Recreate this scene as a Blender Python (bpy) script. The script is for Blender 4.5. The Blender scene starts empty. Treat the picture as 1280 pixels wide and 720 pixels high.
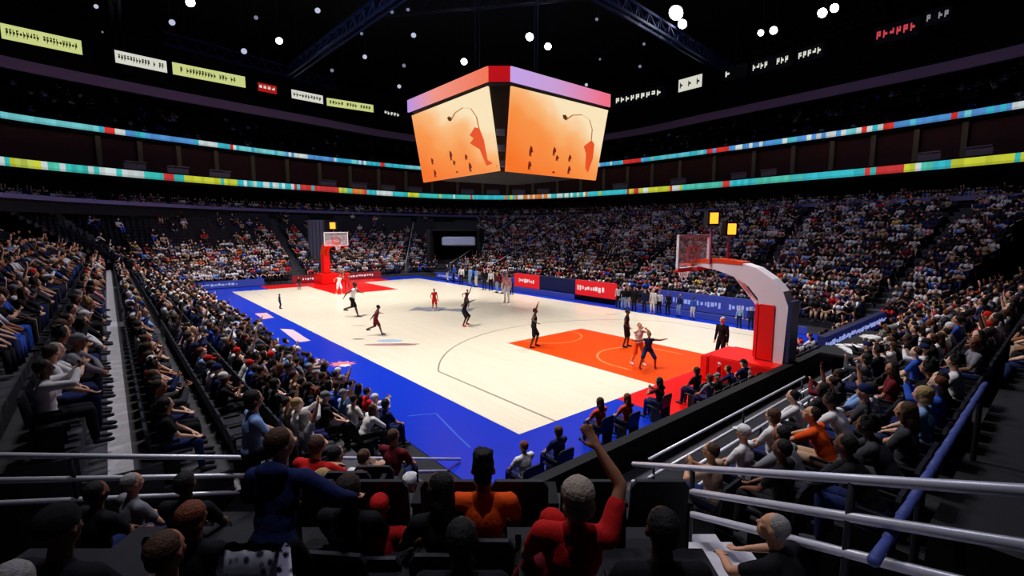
import bpy, bmesh, math, random
import numpy as np
from mathutils import Vector, Matrix
random.seed(7); rng = np.random.default_rng(7)
PI = math.pi
COL = bpy.context.scene.collection
# ------------------------------------------------------------------ camera frame / court frame
F = 597.0; CY = 287.0; H = 5.6
PITCH = math.atan((360 - CY) / F); TH = math.radians(40.147)
CP, SP, CT, ST = math.cos(PITCH), math.sin(PITCH), math.cos(TH), math.sin(TH)
CU, CW = -9.48, -8.256                 # the camera in the court frame (u along the court, w across it)
CL, CWD = 39.6, 18.97                  # court length, width
CENW = CWD / 2
def UW(u, w, z=0.0):
    a, b = u - CU, w - CW
    return Vector((-ST * a + CT * b, CT * a + ST * b, z))
def XY2UW(x, y): return (-ST * x + CT * y + CU, CT * x + ST * y + CW)
def DIR(du, dw): return Vector((-ST * du + CT * dw, CT * du + ST * dw, 0))
def at(px, py, z):
    dx = (px - 640) / F; dz = -(py - 360) / F
    r = Vector((dx, CP + dz * SP, dz * CP - SP)); t = (z - H) / r.z
    return Vector((r.x * t, r.y * t, z))
def atd(px, py, d):
    dx = (px - 640) / F; dz = -(py - 360) / F
    r = Vector((dx, CP + dz * SP, dz * CP - SP)); t = d / r.y
    return Vector((r.x * t, d, H + r.z * t))
def proj(p):
    d = p.y * CP - (p.z - H) * SP
    if d < .1: return (-999, -999, d)
    return (640 + F * p.x / d, 360 - F * (p.y * SP + (p.z - H) * CP) / d, d)
def rz_of(v): return math.atan2(-v.x, v.y)
# ------------------------------------------------------------------ materials
MC = {}
def mat(col, rough=.75, metal=0, name=None, emit=0, noise=0, nscale=8, spec=.3, bump=0):
    k = (tuple(round(c, 3) for c in col[:3]), rough, metal, emit, noise, nscale, spec, bump)
    if k in MC: return MC[k]
    m = bpy.data.materials.new(name or 'paint'); m.use_nodes = True
    n = m.node_tree; b = n.nodes['Principled BSDF']
    b.inputs['Base Color'].default_value = (*col[:3], 1); b.inputs['Roughness'].default_value = rough
    b.inputs['Metallic'].default_value = metal; b.inputs['Specular IOR Level'].default_value = spec
    if emit:
        b.inputs['Emission Color'].default_value = (*col[:3], 1); b.inputs['Emission Strength'].default_value = emit
        b.inputs['Base Color'].default_value = (0.01, .01, .01, 1)
    if noise or bump:
        t = n.nodes.new('ShaderNodeTexNoise'); t.inputs['Scale'].default_value = nscale; t.inputs['Detail'].default_value = 5
        tc = n.nodes.new('ShaderNodeTexCoord'); n.links.new(tc.outputs['Object'], t.inputs['Vector'])
        if noise:
            mx = n.nodes.new('ShaderNodeMix'); mx.data_type = 'RGBA'
            mx.inputs[6].default_value = (*[c * (1 - noise) for c in col[:3]], 1); mx.inputs[7].default_value = (*[min(1, c * (1 + noise)) for c in col[:3]], 1)
            n.links.new(t.outputs['Fac'], mx.inputs[0]); n.links.new(mx.outputs[2], b.inputs['Base Color'])
        if bump:
            bp = n.nodes.new('ShaderNodeBump'); bp.inputs['Strength'].default_value = bump; bp.inputs['Distance'].default_value = .02
            n.links.new(t.outputs['Fac'], bp.inputs['Height']); n.links.new(bp.outputs[0], b.inputs['Normal'])
    MC[k] = m; return m
def attr_mat(name, emit=0, rough=.85):
    m = bpy.data.materials.new(name); m.use_nodes = True; n = m.node_tree; b = n.nodes['Principled BSDF']
    a = n.nodes.new('ShaderNodeAttribute'); a.attribute_name = 'Col'
    b.inputs['Roughness'].default_value = rough; b.inputs['Specular IOR Level'].default_value = .2
    if emit:
        b.inputs['Base Color'].default_value = (.01, .01, .01, 1)
        n.links.new(a.outputs['Color'], b.inputs['Emission Color']); b.inputs['Emission Strength'].default_value = emit
    else: n.links.new(a.outputs['Color'], b.inputs['Base Color'])
    return m
def srgb(r, g, b):
    f = lambda c: (c / 255 / 12.92) if c <= 10 else ((c / 255 + .055) / 1.055) ** 2.4
    return (f(r), f(g), f(b))
BLACK = mat((.006, .006, .008), .8, name='black_paint')
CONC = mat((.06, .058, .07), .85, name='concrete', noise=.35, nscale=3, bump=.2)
CONCL = mat((.5, .48, .54), .8, name='lit_concrete', noise=.3, nscale=6, bump=.2)  # paler copy of the concrete, lit look put into its colour
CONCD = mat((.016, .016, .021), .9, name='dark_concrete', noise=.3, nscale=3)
STEEL = mat((.75, .75, .88), .35, .2, name='brushed_steel', noise=.1, nscale=20, spec=.5)
NAVYS = mat((.02, .035, .12), .5, .3, name='navy_steel', noise=.2)
DKSTEEL = mat((.03, .032, .04), .5, .6, name='dark_steel')
SEATM = mat((.012, .013, .022), .5, name='seat_plastic', noise=.2, nscale=30)
# ------------------------------------------------------------------ mesh helpers
def tag(o, label=None, cat=None, group=None, kind=None):
    if label: o['label'] = label
    if cat: o['category'] = cat
    if group: o['group'] = group
    if kind: o['kind'] = kind
    return o
def link(name, me, m=None, parent=None, smooth=False):
    o = bpy.data.objects.new(name, me); COL.objects.link(o)
    if m is not None:
        for x in (m if isinstance(m, (list, tuple)) else [m]): me.materials.append(x)
    if parent is not None: o.parent = parent
    if smooth: me.polygons.foreach_set('use_smooth', [True] * len(me.polygons))
    return o
def obj(name, bm, m=None, parent=None, smooth=False, loc=None):
    if loc is not None:
        bmesh.ops.translate(bm, verts=bm.verts, vec=-Vector(loc))
    bmesh.ops.recalc_face_normals(bm, faces=bm.faces)
    me = bpy.data.meshes.new(name); bm.to_mesh(me); bm.free()
    o = link(name, me, m, parent, smooth)
    if loc is not None: o.location = loc
    return o
def empty(name, loc=(0, 0, 0), rz=0):
    o = bpy.data.objects.new(name, None); COL.objects.link(o); o.location = loc; o.rotation_euler = (0, 0, rz); o.empty_display_size = .2
    return o
def box(bm, c, s, M=None, mi=0):
    c = Vector(c); vs = []
    for i in (-1, 1):
        for j in (-1, 1):
            for k in (-1, 1):
                v = c + Vector((i * s[0] / 2, j * s[1] / 2, k * s[2] / 2)); vs.append(bm.verts.new(M @ v if M else v))
    for f in ((0, 1, 3, 2), (4, 6, 7, 5), (0, 4, 5, 1), (2, 3, 7, 6), (0, 2, 6, 4), (1, 5, 7, 3)):
        fc = bm.faces.new([vs[i] for i in f]); fc.material_index = mi
    return vs
def cyl(bm, a, b, r1, r2=None, n=12):
    a, b = Vector(a), Vector(b); r2 = r1 if r2 is None else r2
    d = (b - a).normalized(); p = d.orthogonal().normalized(); q = d.cross(p)
    A = [bm.verts.new(a + (p * math.cos(t) + q * math.sin(t)) * r1) for t in [2 * PI * i / n for i in range(n)]]
    B = [bm.verts.new(b + (p * math.cos(t) + q * math.sin(t)) * r2) for t in [2 * PI * i / n for i in range(n)]]
    for i in range(n): bm.faces.new((A[i], A[(i + 1) % n], B[(i + 1) % n], B[i]))
    bm.faces.new(A[::-1]); bm.faces.new(B)
def beam(bm, a, b, w, h):
    a, b = Vector(a), Vector(b); d = (b - a); L = d.length; d.normalize()
    x = d.cross(Vector((0, 0, 1)));
    if x.length < .01: x = Vector((1, 0, 0))
    x.normalize(); z = x.cross(d)
    M = Matrix((x, d, z)).transposed().to_4x4(); M.translation = (a + b) / 2
    box(bm, (0, 0, 0), (w, L, h), M)
def ell(bm, c, r, M=None, sub=2):
    T = Matrix.Translation(c) @ Matrix.Diagonal((*r, 1))
    if M: T = M @ T
    bmesh.ops.create_icosphere(bm, subdivisions=sub, radius=1, matrix=T)
def tube(bm, pts, r, n=10):
    pts = [Vector(p) for p in pts]
    for i in range(len(pts) - 1): cyl(bm, pts[i], pts[i + 1], r, r, n)
    for p in pts[1:-1]: ell(bm, p, (r, r, r), sub=1)
def prism(bm, poly, a, b):
    """poly: 3D points, extruded by vector from a to b"""
    A = [bm.verts.new(Vector(p) + Vector(a)) for p in poly]; B = [bm.verts.new(Vector(p) + Vector(b)) for p in poly]
    n = len(A)
    for i in range(n): bm.faces.new((A[i], A[(i + 1) % n], B[(i + 1) % n], B[i]))
    bm.faces.new(A[::-1]); bm.faces.new(B)
def slab(bm, poly, z0, z1):
    prism(bm, [(p[0], p[1], 0) for p in poly], (0, 0, z0), (0, 0, z1))
def uwslab(bm, pts, z0, z1): slab(bm, [UW(*p) for p in pts], z0, z1)
def spline(P, n):
    """Catmull-Rom through P, n samples per span"""
    P = [Vector((*p, 0)) if len(p) == 2 else Vector(p) for p in P]
    Q = [P[0] * 2 - P[1]] + P + [P[-1] * 2 - P[-2]]; out = []
    for i in range(1, len(Q) - 2):
        for k in range(n):
            t = k / n
            out.append(.5 * ((2 * Q[i]) + (Q[i + 1] - Q[i - 1]) * t + (2 * Q[i - 1] - 5 * Q[i] + 4 * Q[i + 1] - Q[i + 2]) * t * t + (3 * Q[i] - Q[i - 1] - 3 * Q[i + 1] + Q[i + 2]) * t ** 3))
    out.append(P[-1]); return out
def sweep(bm, C, sec, mi=0):
    """C: list of (u,w) vectors of a ring, sec: closed section of (offset outward, z)"""
    n = len(C); rings = []
    for i in range(n):
        t = (C[min(i + 1, n - 1)] - C[max(i - 1, 0)]).normalized(); nrm = Vector((t.y, -t.x, 0))
        if nrm.dot(C[i] - Vector((20, 10, 0))) < 0: nrm = -nrm
        rings.append([bm.verts.new(UW(C[i].x + nrm.x * o, C[i].y + nrm.y * o, z)) for o, z in sec])
    m = len(sec)
    for i in range(n - 1):
        for j in range(m):
            f = bm.faces.new((rings[i][j], rings[i][(j + 1) % m], rings[i + 1][(j + 1) % m], rings[i + 1][j])); f.material_index = mi
    bm.faces.new(rings[0]); bm.faces.new(rings[-1][::-1])
def remesh(bm, vox, faces=None, smooth=2, name='m'):
    me = bpy.data.meshes.new(name); bm.to_mesh(me); bm.free()
    o = bpy.data.objects.new(name, me); COL.objects.link(o)
    r = o.modifiers.new('r', 'REMESH'); r.mode = 'VOXEL'; r.voxel_size = vox
    if smooth:
        s = o.modifiers.new('s', 'SMOOTH'); s.iterations = smooth; s.factor = .5
    dg = bpy.context.evaluated_depsgraph_get(); dg.update()
    m2 = bpy.data.meshes.new_from_object(o.evaluated_get(dg))
    if faces and len(m2.polygons) * 2 > faces:
        o.modifiers.clear(); o.data = m2
        d = o.modifiers.new('d', 'DECIMATE'); d.ratio = faces / (len(m2.polygons) * 2)
        dg.update(); m3 = bpy.data.meshes.new_from_object(o.evaluated_get(dg)); m2 = m3
    bpy.data.objects.remove(o); m2.polygons.foreach_set('use_smooth', [True] * len(m2.polygons)); m2.name = name
    return m2
# ------------------------------------------------------------------ people
def capsule(bm, a, ra, b, rb, n=10):
    a, b = Vector(a), Vector(b)
    if (b - a).length > 1e-4: cyl(bm, a, b, ra, rb, n)
    ell(bm, a, (ra,) * 3, sub=1 if n < 8 else 2); ell(bm, b, (rb,) * 3, sub=1 if n < 8 else 2)
def ik(S, T, l1, l2, pole):
    S, T = Vector(S), Vector(T); d = T - S; L = min(d.length, (l1 + l2) * .995); d.normalize(); T = S + d * L
    a = (l1 * l1 - l2 * l2 + L * L) / (2 * L); h = math.sqrt(max(0, l1 * l1 - a * a))
    p = Vector(pole); p = p - d * p.dot(d)
    if p.length < 1e-3: p = d.orthogonal()
    return S + d * a + p.normalized() * h, T
class Pose:
    def __init__(s, pelvis, lean=(0, 0), twist=0, hands=None, poles=None, feet=None, kpoles=None, head=(0, 0, 0), fem=False, curl=.6, hdir=None, footdir=(0, 1)):
        s.fem = fem; s.curl = curl
        s.pel = Vector(pelvis); fx, fy = lean
        up = Vector((fx, fy, 1)).normalized(); s.up = up
        rt = (Matrix.Rotation(twist, 3, 'Z') @ Vector((1, 0, 0))); rt = (rt - up * rt.dot(up)).normalized(); s.rt = rt
        s.fw = up.cross(rt)
        s.neck = s.pel + up * .50
        hu = (up + Vector((0, 0, 1.2))).normalized()
        s.headc = s.neck + hu * .175 + s.fw * .02
        s.HM = Matrix.Translation(s.headc) @ Matrix.Rotation(math.atan2(s.rt.y, s.rt.x) + head[0], 4, 'Z') @ Matrix.Rotation(head[1], 4, 'X') @ Matrix.Rotation(head[2], 4, 'Y')
        sw = .165 if fem else .185
        s.sh = [s.neck - up * .055 - rt * sw, s.neck - up * .055 + rt * sw]
        s.hip = [s.pel - rt * .09, s.pel + rt * .09]
        hands = hands or [(-.12, .38, .62), (.12, .38, .62)]
        poles = poles or [(-1, -.3, -.6), (1, -.3, -.6)]
        s.el, s.wr = [None] * 2, [None] * 2
        for i in (0, 1): s.el[i], s.wr[i] = ik(s.sh[i], hands[i], .29, .255, poles[i])
        feet = feet or [(-.11, .46, .09), (.11, .46, .09)]; kpoles = kpoles or [(0, 1, .4), (0, 1, .4)]
        s.kn, s.an = [None] * 2, [None] * 2
        for i in (0, 1): s.kn[i], s.an[i] = ik(s.hip[i], feet[i], .43, .43, kpoles[i])
        s.fd = Vector((footdir[0], footdir[1], 0)).normalized()
    def frame(s):
        M = Matrix((s.rt, s.fw, s.up)).transposed().to_4x4(); M.translation = s.pel; return M
    def body(s, bm):
        M = s.frame(); g = .9 if s.fem else 1
        ell(bm, (0, 0, .02), (.15, .105, .12), M); ell(bm, (0, 0, .16), (.125 * g, .09, .14), M); ell(bm, (0, .005, .33), (.15 * g, .105, .16), M)
        capsule(bm, s.sh[0], .052, s.sh[1], .052); capsule(bm, s.neck - s.up * .03, .06, s.headc - Vector((0, 0, .06)), .05)
        HM = s.HM
        ell(bm, (0, -.012, .022), (.076, .095, .096), HM, 3); ell(bm, (0, .022, -.05), (.056, .064, .064), HM, 3)
        ell(bm, (0, .055, -.085), (.026, .024, .02), HM); ell(bm, (0, .07, .022), (.055, .018, .012), HM)
        a, b = HM @ Vector((0, .082, .012)), HM @ Vector((0, .1, -.024)); capsule(bm, a, .008, b, .013, 8)
        ell(bm, (0, .083, -.052), (.024, .01, .008), HM)
        for q in (-1, 1): ell(bm, (q * .079, -.008, -.012), (.011, .02, .03), HM); ell(bm, (q * .04, .055, -.02), (.022, .025, .02), HM)
        for i in (0, 1):
            q = -1 if i == 0 else 1
            capsule(bm, s.sh[i], .05, s.el[i], .038); mid = s.el[i].lerp(s.wr[i], .3); capsule(bm, s.el[i], .038, mid, .04); capsule(bm, mid, .04, s.wr[i], .026)
            capsule(bm, s.hip[i], .082, s.kn[i], .054); cf = s.kn[i].lerp(s.an[i], .3); capsule(bm, s.kn[i], .052, cf, .056); capsule(bm, cf, .056, s.an[i], .036)
            capsule(bm, s.an[i] - Vector((0, 0, .03)), .036, s.an[i] + s.fd * .13 - Vector((0, 0, .055)), .028)
            s.hand(bm, i, q)
    def hand(s, bm, i, q):
        d = (s.wr[i] - s.el[i]).normalized(); side = s.rt * q
        n = d.cross(side)
        if n.length < .2: n = d.cross(s.fw)
        n.normalize(); x = n.cross(d).normalized()          # x spans the palm, n is its normal
        M = Matrix((x, d, n)).transposed().to_4x4(); M.translation = s.wr[i]
        ell(bm, (0, .045, 0), (.04, .052, .017), M)
        for k, (fx, L) in enumerate(((-.03, .062), (-.01, .072), (.011, .068), (.031, .052))):
            a = Vector((fx, .085, 0)); c = s.curl * (.5 + .1 * k)
            b = a + Vector((fx * .18, math.cos(c) * L * .55, -math.sin(c) * L * .55)); e = b + Vector((0, math.cos(c * 2.2) * L * .5, -math.sin(c * 2.2) * L * .5))
            capsule(bm, M @ a, .0095, M @ b, .009, 7); capsule(bm, M @ b, .009, M @ e, .008, 7)
        tq = -1
        a = Vector((.03 * tq, .02, -.004)); b = Vector((.062 * tq, .05, -.016)); e = Vector((.068 * tq, .08, -.026))
        capsule(bm, M @ a, .014, M @ b, .011, 7); capsule(bm, M @ b, .011, M @ e, .009, 7)
    def shirt(s, bm, sleeve='short', hood=False):
        M = s.frame(); g = .92 if s.fem else 1
        ell(bm, (0, 0, .04), (.168, .128, .11), M); ell(bm, (0, 0, .16), (.15 * g, .118, .16), M); ell(bm, (0, .002, .32), (.172 * g, .125, .17), M)
        capsule(bm, s.sh[0], .066, s.sh[1], .066); capsule(bm, s.neck - s.up * .06, .085, s.neck - s.up * .01, .066)
        for i in (0, 1):
            if sleeve == 'none': continue
            if sleeve == 'short': capsule(bm, s.sh[i], .07, s.sh[i].lerp(s.el[i], .62), .056)
            else:
                capsule(bm, s.sh[i], .07, s.el[i], .054); capsule(bm, s.el[i], .054, s.el[i].lerp(s.wr[i], .93), .04)
        if hood: ell(bm, (0, -.09, .5), (.12, .075, .07), M)
    def trousers(s, bm, short=False):
        M = s.frame(); ell(bm, (0, 0, -.005), (.165, .125, .115), M)
        for i in (0, 1):
            if short: capsule(bm, s.hip[i], .102, s.hip[i].lerp(s.kn[i], .93), .088)
            else: capsule(bm, s.hip[i], .098, s.kn[i], .07); capsule(bm, s.kn[i], .07, s.kn[i].lerp(s.an[i], .93), .052)
    def shoes(s, bm):
        for i in (0, 1):
            a = s.an[i]; capsule(bm, a - Vector((0, 0, .035)), .048, a + s.fd * .14 - Vector((0, 0, .052)), .036)
            ell(bm, a + s.fd * .16 - Vector((0, 0, .055)), (.042, .05, .032))
HAIR = {}
def hair_bm(style):
    bm = bmesh.new()
    if style == 'cap':
        ell(bm, (0, -.012, .045), (.086, .104, .088)); ell(bm, (0, .1, .035), (.06, .06, .012)); ell(bm, (0, -.012, .132), (.01, .01, .008)); return bm
    if style == 'beanie':
        ell(bm, (0, -.015, .05), (.088, .107, .098)); ell(bm, (0, -.015, .03), (.091, .11, .03)); return bm
    if style == 'short': ell(bm, (0, -.028, .034), (.085, .098, .094)); ell(bm, (0, -.07, -.02), (.062, .045, .05))
    if style == 'curly':
        ell(bm, (0, -.03, .04), (.1, .105, .105))
        for k in range(26):
            a = k * 2.4; zz = .06 + .09 * math.cos(k); r = .085
            ell(bm, (r * math.cos(a), -.03 + r * math.sin(a) * (1 if math.sin(a) < 0 else .6), zz), (.03, .03, .03), sub=1)
    if style == 'tall':
        ell(bm, (0, -.025, .045), (.083, .098, .118)); ell(bm, (0, -.06, -.03), (.068, .05, .07))
        for k in range(18): ell(bm, (.05 * math.cos(k * 2.4), -.02 + .06 * math.sin(k * 2.4), .125 + .015 * math.cos(k * 5)), (.03, .03, .03), sub=1)
    if style == 'long':
        ell(bm, (0, -.028, .034), (.09, .1, .094)); capsule(bm, (0, -.05, .0), .083, (0, -.075, -.2), .08)
        capsule(bm, (-.05, -.06, -.1), .05, (-.055, -.06, -.26), .035); capsule(bm, (.05, -.06, -.1), .05, (.055, -.06, -.28), .035)
        capsule(bm, (-.072, .0, .0), .03, (-.082, -.005, -.12), .025); capsule(bm, (.072, .0, .0), .03, (.082, -.005, -.12), .025)
    if style == 'bob':
        ell(bm, (0, -.028, .03), (.098, .105, .098)); ell(bm, (0, -.045, -.05), (.098, .075, .085))
    if style == 'bun':
        ell(bm, (0, -.028, .034), (.085, .098, .094)); ell(bm, (0, -.11, .08), (.042, .042, .042)); ell(bm, (0, -.07, -.02), (.062, .045, .05))
    if style == 'pony':
        ell(bm, (0, -.028, .034), (.085, .098, .094)); capsule(bm, (0, -.12, .04), .03, (0, -.155, -.14), .022); ell(bm, (0, -.07, -.02), (.062, .045, .05))
    return bm
for st in ('cap', 'beanie', 'short', 'curly', 'tall', 'long', 'bob', 'bun', 'pony'):
    HAIR[st] = remesh(hair_bm(st), .008, 900, 2, 'hair_' + st)
TEMPL = {}
def make_template(name, pose, vox=.011, fac=5200, sleeve='short', short=False, hood=False):
    t = {'pose': pose}
    bm = bmesh.new(); pose.body(bm); b = remesh(bm, vox, fac, 1, 'body_' + name)
    # eyes and lips
    eye = mat((.02, .015, .012), .2, name='eye'); lip = mat((.3, .08, .07), .5, name='lips')
    b.materials.clear(); b.materials.append(mat((.5, .3, .2))); b.materials.append(eye); b.materials.append(lip)
    inv = pose.HM.inverted()
    for p in b.polygons:
        c = inv @ p.center
        if c.y > .05 and abs(c.z - .002) < .008 and .016 < abs(c.x) < .044: p.material_index = 1
        elif c.y > .07 and abs(c.z + .053) < .009 and abs(c.x) < .026: p.material_index = 2
    t['body'] = b
    def part(fn, f2, nm):
        bm = bmesh.new(); fn(bm); m = remesh(bm, .014, f2, 2, nm + '_' + name); m.materials.append(mat((.1, .1, .1))); return m
    t['shirt'] = part(lambda q: pose.shirt(q, sleeve, hood), 1800, 'shirt')
    t['trousers'] = part(lambda q: pose.trousers(q, short), 1400, 'trousers')
    t['shoes'] = part(pose.shoes, 500, 'shoes')
    TEMPL[name] = t; return t
for m in HAIR.values(): m.materials.append(mat((.02, .012, .01)))
SKIN = [srgb(228, 178, 150), srgb(205, 150, 118), srgb(170, 115, 85), srgb(120, 76, 54), srgb(80, 50, 36), srgb(236, 190, 165)]
HAIRC = {'black': (.006, .005, .006), 'dark brown': (.025, .012, .007), 'brown': (.07, .032, .015), 'blond': (.45, .3, .13), 'grey': (.3, .28, .27), 'auburn': (.16, .04, .015), 'white': (.6, .58, .55)}
HAIRC['ash'] = (.42, .33, .26)
CLOTH = {'black': (.01, .01, .013), 'navy': (.012, .02, .09), 'white': (.75, .73, .76), 'grey': (.2, .2, .23), 'red': (.6, .015, .015), 'orange': (.85, .085, .01),
         'royal blue': (.03, .1, .55), 'light blue': (.25, .4, .75), 'tan': (.45, .3, .2), 'maroon': (.15, .012, .02), 'dark grey': (.05, .05, .06), 'pink': (.75, .35, .38), 'yellow': (.75, .55, .1)}
def set_mat(o, m):
    o.material_slots[0].link = 'OBJECT'; o.material_slots[0].material = m
def person(tn, loc, rz, label, skin=0, hair=('short', 'black'), shirt='black', trousers='navy', shoes='dark grey', sc=1.0, group=None, tilt=None):
    t = TEMPL[tn]
    o = bpy.data.objects.new('person', t['body']); COL.objects.link(o); o.location = loc; o.rotation_euler = (0, 0, rz); o.scale = (sc,) * 3
    set_mat(o, mat(SKIN[skin], .55, name='skin', spec=.4)); tag(o, label, 'person', group)
    def ch(n, me, m):
        c = bpy.data.objects.new(n, me); COL.objects.link(c); c.parent = o; set_mat(c, m); return c
    cc = lambda k: mat(CLOTH[k], .9, name='cloth_' + k.replace(' ', '_'), noise=.12, nscale=14, bump=.5, spec=.15)
    ch('shirt', t['shirt'], cc(shirt)); ch('trousers', t['trousers'], cc(trousers)); ch('shoes', t['shoes'], cc(shoes))
    if hair[0] != 'bald':
        h = ch('cap' if hair[0] == 'cap' else ('beanie' if hair[0] == 'beanie' else 'hair'), HAIR[hair[0]], cc(hair[1]) if hair[0] in ('cap', 'beanie') else mat(HAIRC[hair[1]], .7, name='hair_' + hair[1].replace(' ', '_'), noise=.4, nscale=60, bump=.6))
        h.matrix_local = t['pose'].HM.copy()
    return o
SE = (0, 0, .52)
make_template('rest', Pose(SE, (0, .08)))
make_template('clap', Pose(SE, (0, .12), hands=[(-.03, .36, .92), (.03, .36, .92)], poles=[(-1, 0, -.8), (1, 0, -.8)], head=(.15, 0, 0)))
make_template('lean', Pose(SE, (0, .55), hands=[(-.06, .52, .62), (.06, .52, .62)], poles=[(-1, .3, -.2), (1, .3, -.2)], feet=[(-.17, .4, .09), (.17, .42, .09)], head=(-.1, .1, 0)), sleeve='long')
make_template('raise', Pose(SE, (0, -.02), hands=[(-.12, .34, .6), (.3, .14, 1.5)], poles=[(-1, -.3, -.6), (1, .1, 0)], head=(0, .12, 0)))
make_template('phone', Pose(SE, (0, .02), hands=[(-.05, .36, 1.12), (.05, .36, 1.12)], poles=[(-1, 0, -.7), (1, 0, -.7)], head=(0, 0, 0), fem=True), sleeve='long')
make_template('turned', Pose(SE, (-.1, .08), twist=.25, hands=[(-.2, .3, .64), (.14, .4, .62)], head=(.7, 0, .1), fem=True))
make_template('stand', Pose((0, 0, .93), (0, .03), hands=[(-.26, .05, .82), (.26, .06, .82)], poles=[(-.4, -1, 0), (.4, -1, 0)], feet=[(-.12, .0, .09), (.13, .02, .09)], curl=.8), sleeve='long')
make_template('cheer', Pose((0, 0, .93), (0, .0), hands=[(-.3, .12, 1.95), (.3, .12, 1.92)], poles=[(-1, .2, 0), (1, .2, 0)], feet=[(-.14, .0, .09), (.13, .02, .09)], head=(0, .1, 0)))
# ------------------------------------------------------------------ low detail crowd
LOW = {}
def low_template(name, target):
    pose = TEMPL[name]['pose']; V = []; Fc = []; part = []
    parts = []
    bm = bmesh.new()
    ell(bm, (0, 0, 0), (.082, .1, .115), pose.HM, 1)
    for i in (0, 1):
        capsule(bm, pose.el[i], .04, pose.wr[i] + (pose.wr[i] - pose.el[i]).normalized() * .07, .035, 5)
    parts.append((bm, 0))
    bm = bmesh.new(); M = pose.frame()
    ell(bm, (0, 0, .1), (.16, .12, .18), M, 1); ell(bm, (0, 0, .33), (.2, .125, .18), M, 1)
    for i in (0, 1): cyl(bm, pose.sh[i], pose.el[i], .07, .055, 5)
    parts.append((bm, 1))
    bm = bmesh.new()
    for i in (0, 1): cyl(bm, pose.hip[i], pose.kn[i], .11, .075, 5); cyl(bm, pose.kn[i], pose.an[i], .07, .05, 5)
    parts.append((bm, 2))
    bm = bmesh.new(); ell(bm, (0, -.03, .035), (.092, .1, .1), pose.HM, 1); parts.append((bm, 3))
    off = 0
    for bm, k in parts:
        bmesh.ops.triangulate(bm, faces=bm.faces); bm.verts.ensure_lookup_table()
        V += [tuple(v.co) for v in bm.verts]; Fc += [tuple(v.index + off for v in f.verts) for f in (bm.verts.index_update() or bm.faces)]
        part += [k] * len(bm.verts); off += len(bm.verts); bm.free()
    return np.array(V, dtype=np.float32), np.array(Fc, dtype=np.int32), np.array(part)
LOWN = ('rest', 'clap', 'lean', 'raise', 'turned')
for nme in LOWN: LOW[nme] = low_template(nme, 200)
def mesh_np(name, V, T, C=None, m=None):
    me = bpy.data.meshes.new(name); me.vertices.add(len(V)); me.vertices.foreach_set('co', V.astype(np.float32).ravel())
    n = T.shape[1]; me.loops.add(T.size); me.loops.foreach_set('vertex_index', T.astype(np.int32).ravel())
    me.polygons.add(len(T)); me.polygons.foreach_set('loop_start', np.arange(0, T.size, n, dtype=np.int32))
    me.polygons.foreach_set('use_smooth', np.ones(len(T), dtype=bool) if n == 3 else np.zeros(len(T), dtype=bool))
    me.update(calc_edges=True)
    if C is not None:
        a = me.color_attributes.new('Col', 'FLOAT_COLOR', 'POINT'); a.data.foreach_set('color', np.concatenate([C, np.ones((len(C), 1))], 1).astype(np.float32).ravel())
    me.validate(); return link(name, me, m)
def crowd_mesh(name, spots, m):
    """spots: (x,y,z,rz,scale,template,(skin,shirt,trousers,hair))"""
    VV, TT, CC = [], [], []; off = 0
    for (x, y, z, rz, sc, tn, cols) in spots:
        V, T, P = LOW[tn]; c, s = math.cos(rz) * sc, math.sin(rz) * sc
        W = np.empty_like(V); W[:, 0] = V[:, 0] * c - V[:, 1] * s + x; W[:, 1] = V[:, 0] * s + V[:, 1] * c + y; W[:, 2] = V[:, 2] * sc + z
        VV.append(W); TT.append(T + off); CC.append(np.array(cols)[P]); off += len(V)
    return mesh_np(name, np.concatenate(VV), np.concatenate(TT), np.concatenate(CC), m)
SHC = ['black', 'white', 'navy', 'grey', 'red', 'orange', 'royal blue', 'dark grey', 'maroon', 'light blue', 'tan', 'pink', 'yellow']
SHW = np.array([36, 20, 14, 8, 2.4, 1.0, 2.4, 9, 2.4, 3, 2.5, 2, .3]); SHW = SHW / SHW.sum()
HRC = ['black', 'dark brown', 'brown', 'blond', 'grey', 'auburn']; HRW = np.array([40, 28, 16, 6, 6, 4]); HRW = HRW / HRW.sum()
def rand_look():
    sk = int(rng.choice(6, p=[.25, .2, .17, .14, .1, .14])); sh = SHC[rng.choice(len(SHC), p=SHW)]; tr = ['black', 'navy', 'dark grey', 'tan', 'royal blue'][rng.choice(5, p=[.4, .3, .15, .08, .07])]
    return sk, sh, tr, HRC[rng.choice(6, p=HRW)]
SPOTS = []   # every seat in the bowl: (pos, rz, zone, row, idx, occupied)
# ------------------------------------------------------------------ floor and court
bm = bmesh.new(); slab(bm, [UW(-30, -30), UW(85, -30), UW(85, 75), UW(-30, 75)], -.3, -.02)
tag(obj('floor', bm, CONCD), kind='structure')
def wood():
    m = bpy.data.materials.new('maple_boards'); m.use_nodes = True; n = m.node_tree; b = n.nodes['Principled BSDF']
    tc = n.nodes.new('ShaderNodeTexCoord'); mp = n.nodes.new('ShaderNodeMapping'); mp.inputs['Rotation'].default_value = (0, 0, -TH - PI / 2)
    br = n.nodes.new('ShaderNodeTexBrick'); br.inputs['Scale'].default_value = 1; br.inputs['Brick Width'].default_value = 2.2; br.inputs['Row Height'].default_value = .09; br.inputs['Mortar Size'].default_value = .002
    br.inputs['Color1'].default_value = (.80, .70, .545, 1); br.inputs['Color2'].default_value = (.84, .75, .60, 1); br.inputs['Mortar'].default_value = (.6, .48, .33, 1)
    n.links.new(tc.outputs['Object'], mp.inputs['Vector']); n.links.new(mp.outputs[0], br.inputs['Vector']); n.links.new(br.outputs['Color'], b.inputs['Base Color'])
    b.inputs['Roughness'].default_value = .22; b.inputs['Specular IOR Level'].default_value = .35; return m
WOOD = wood()
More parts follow.
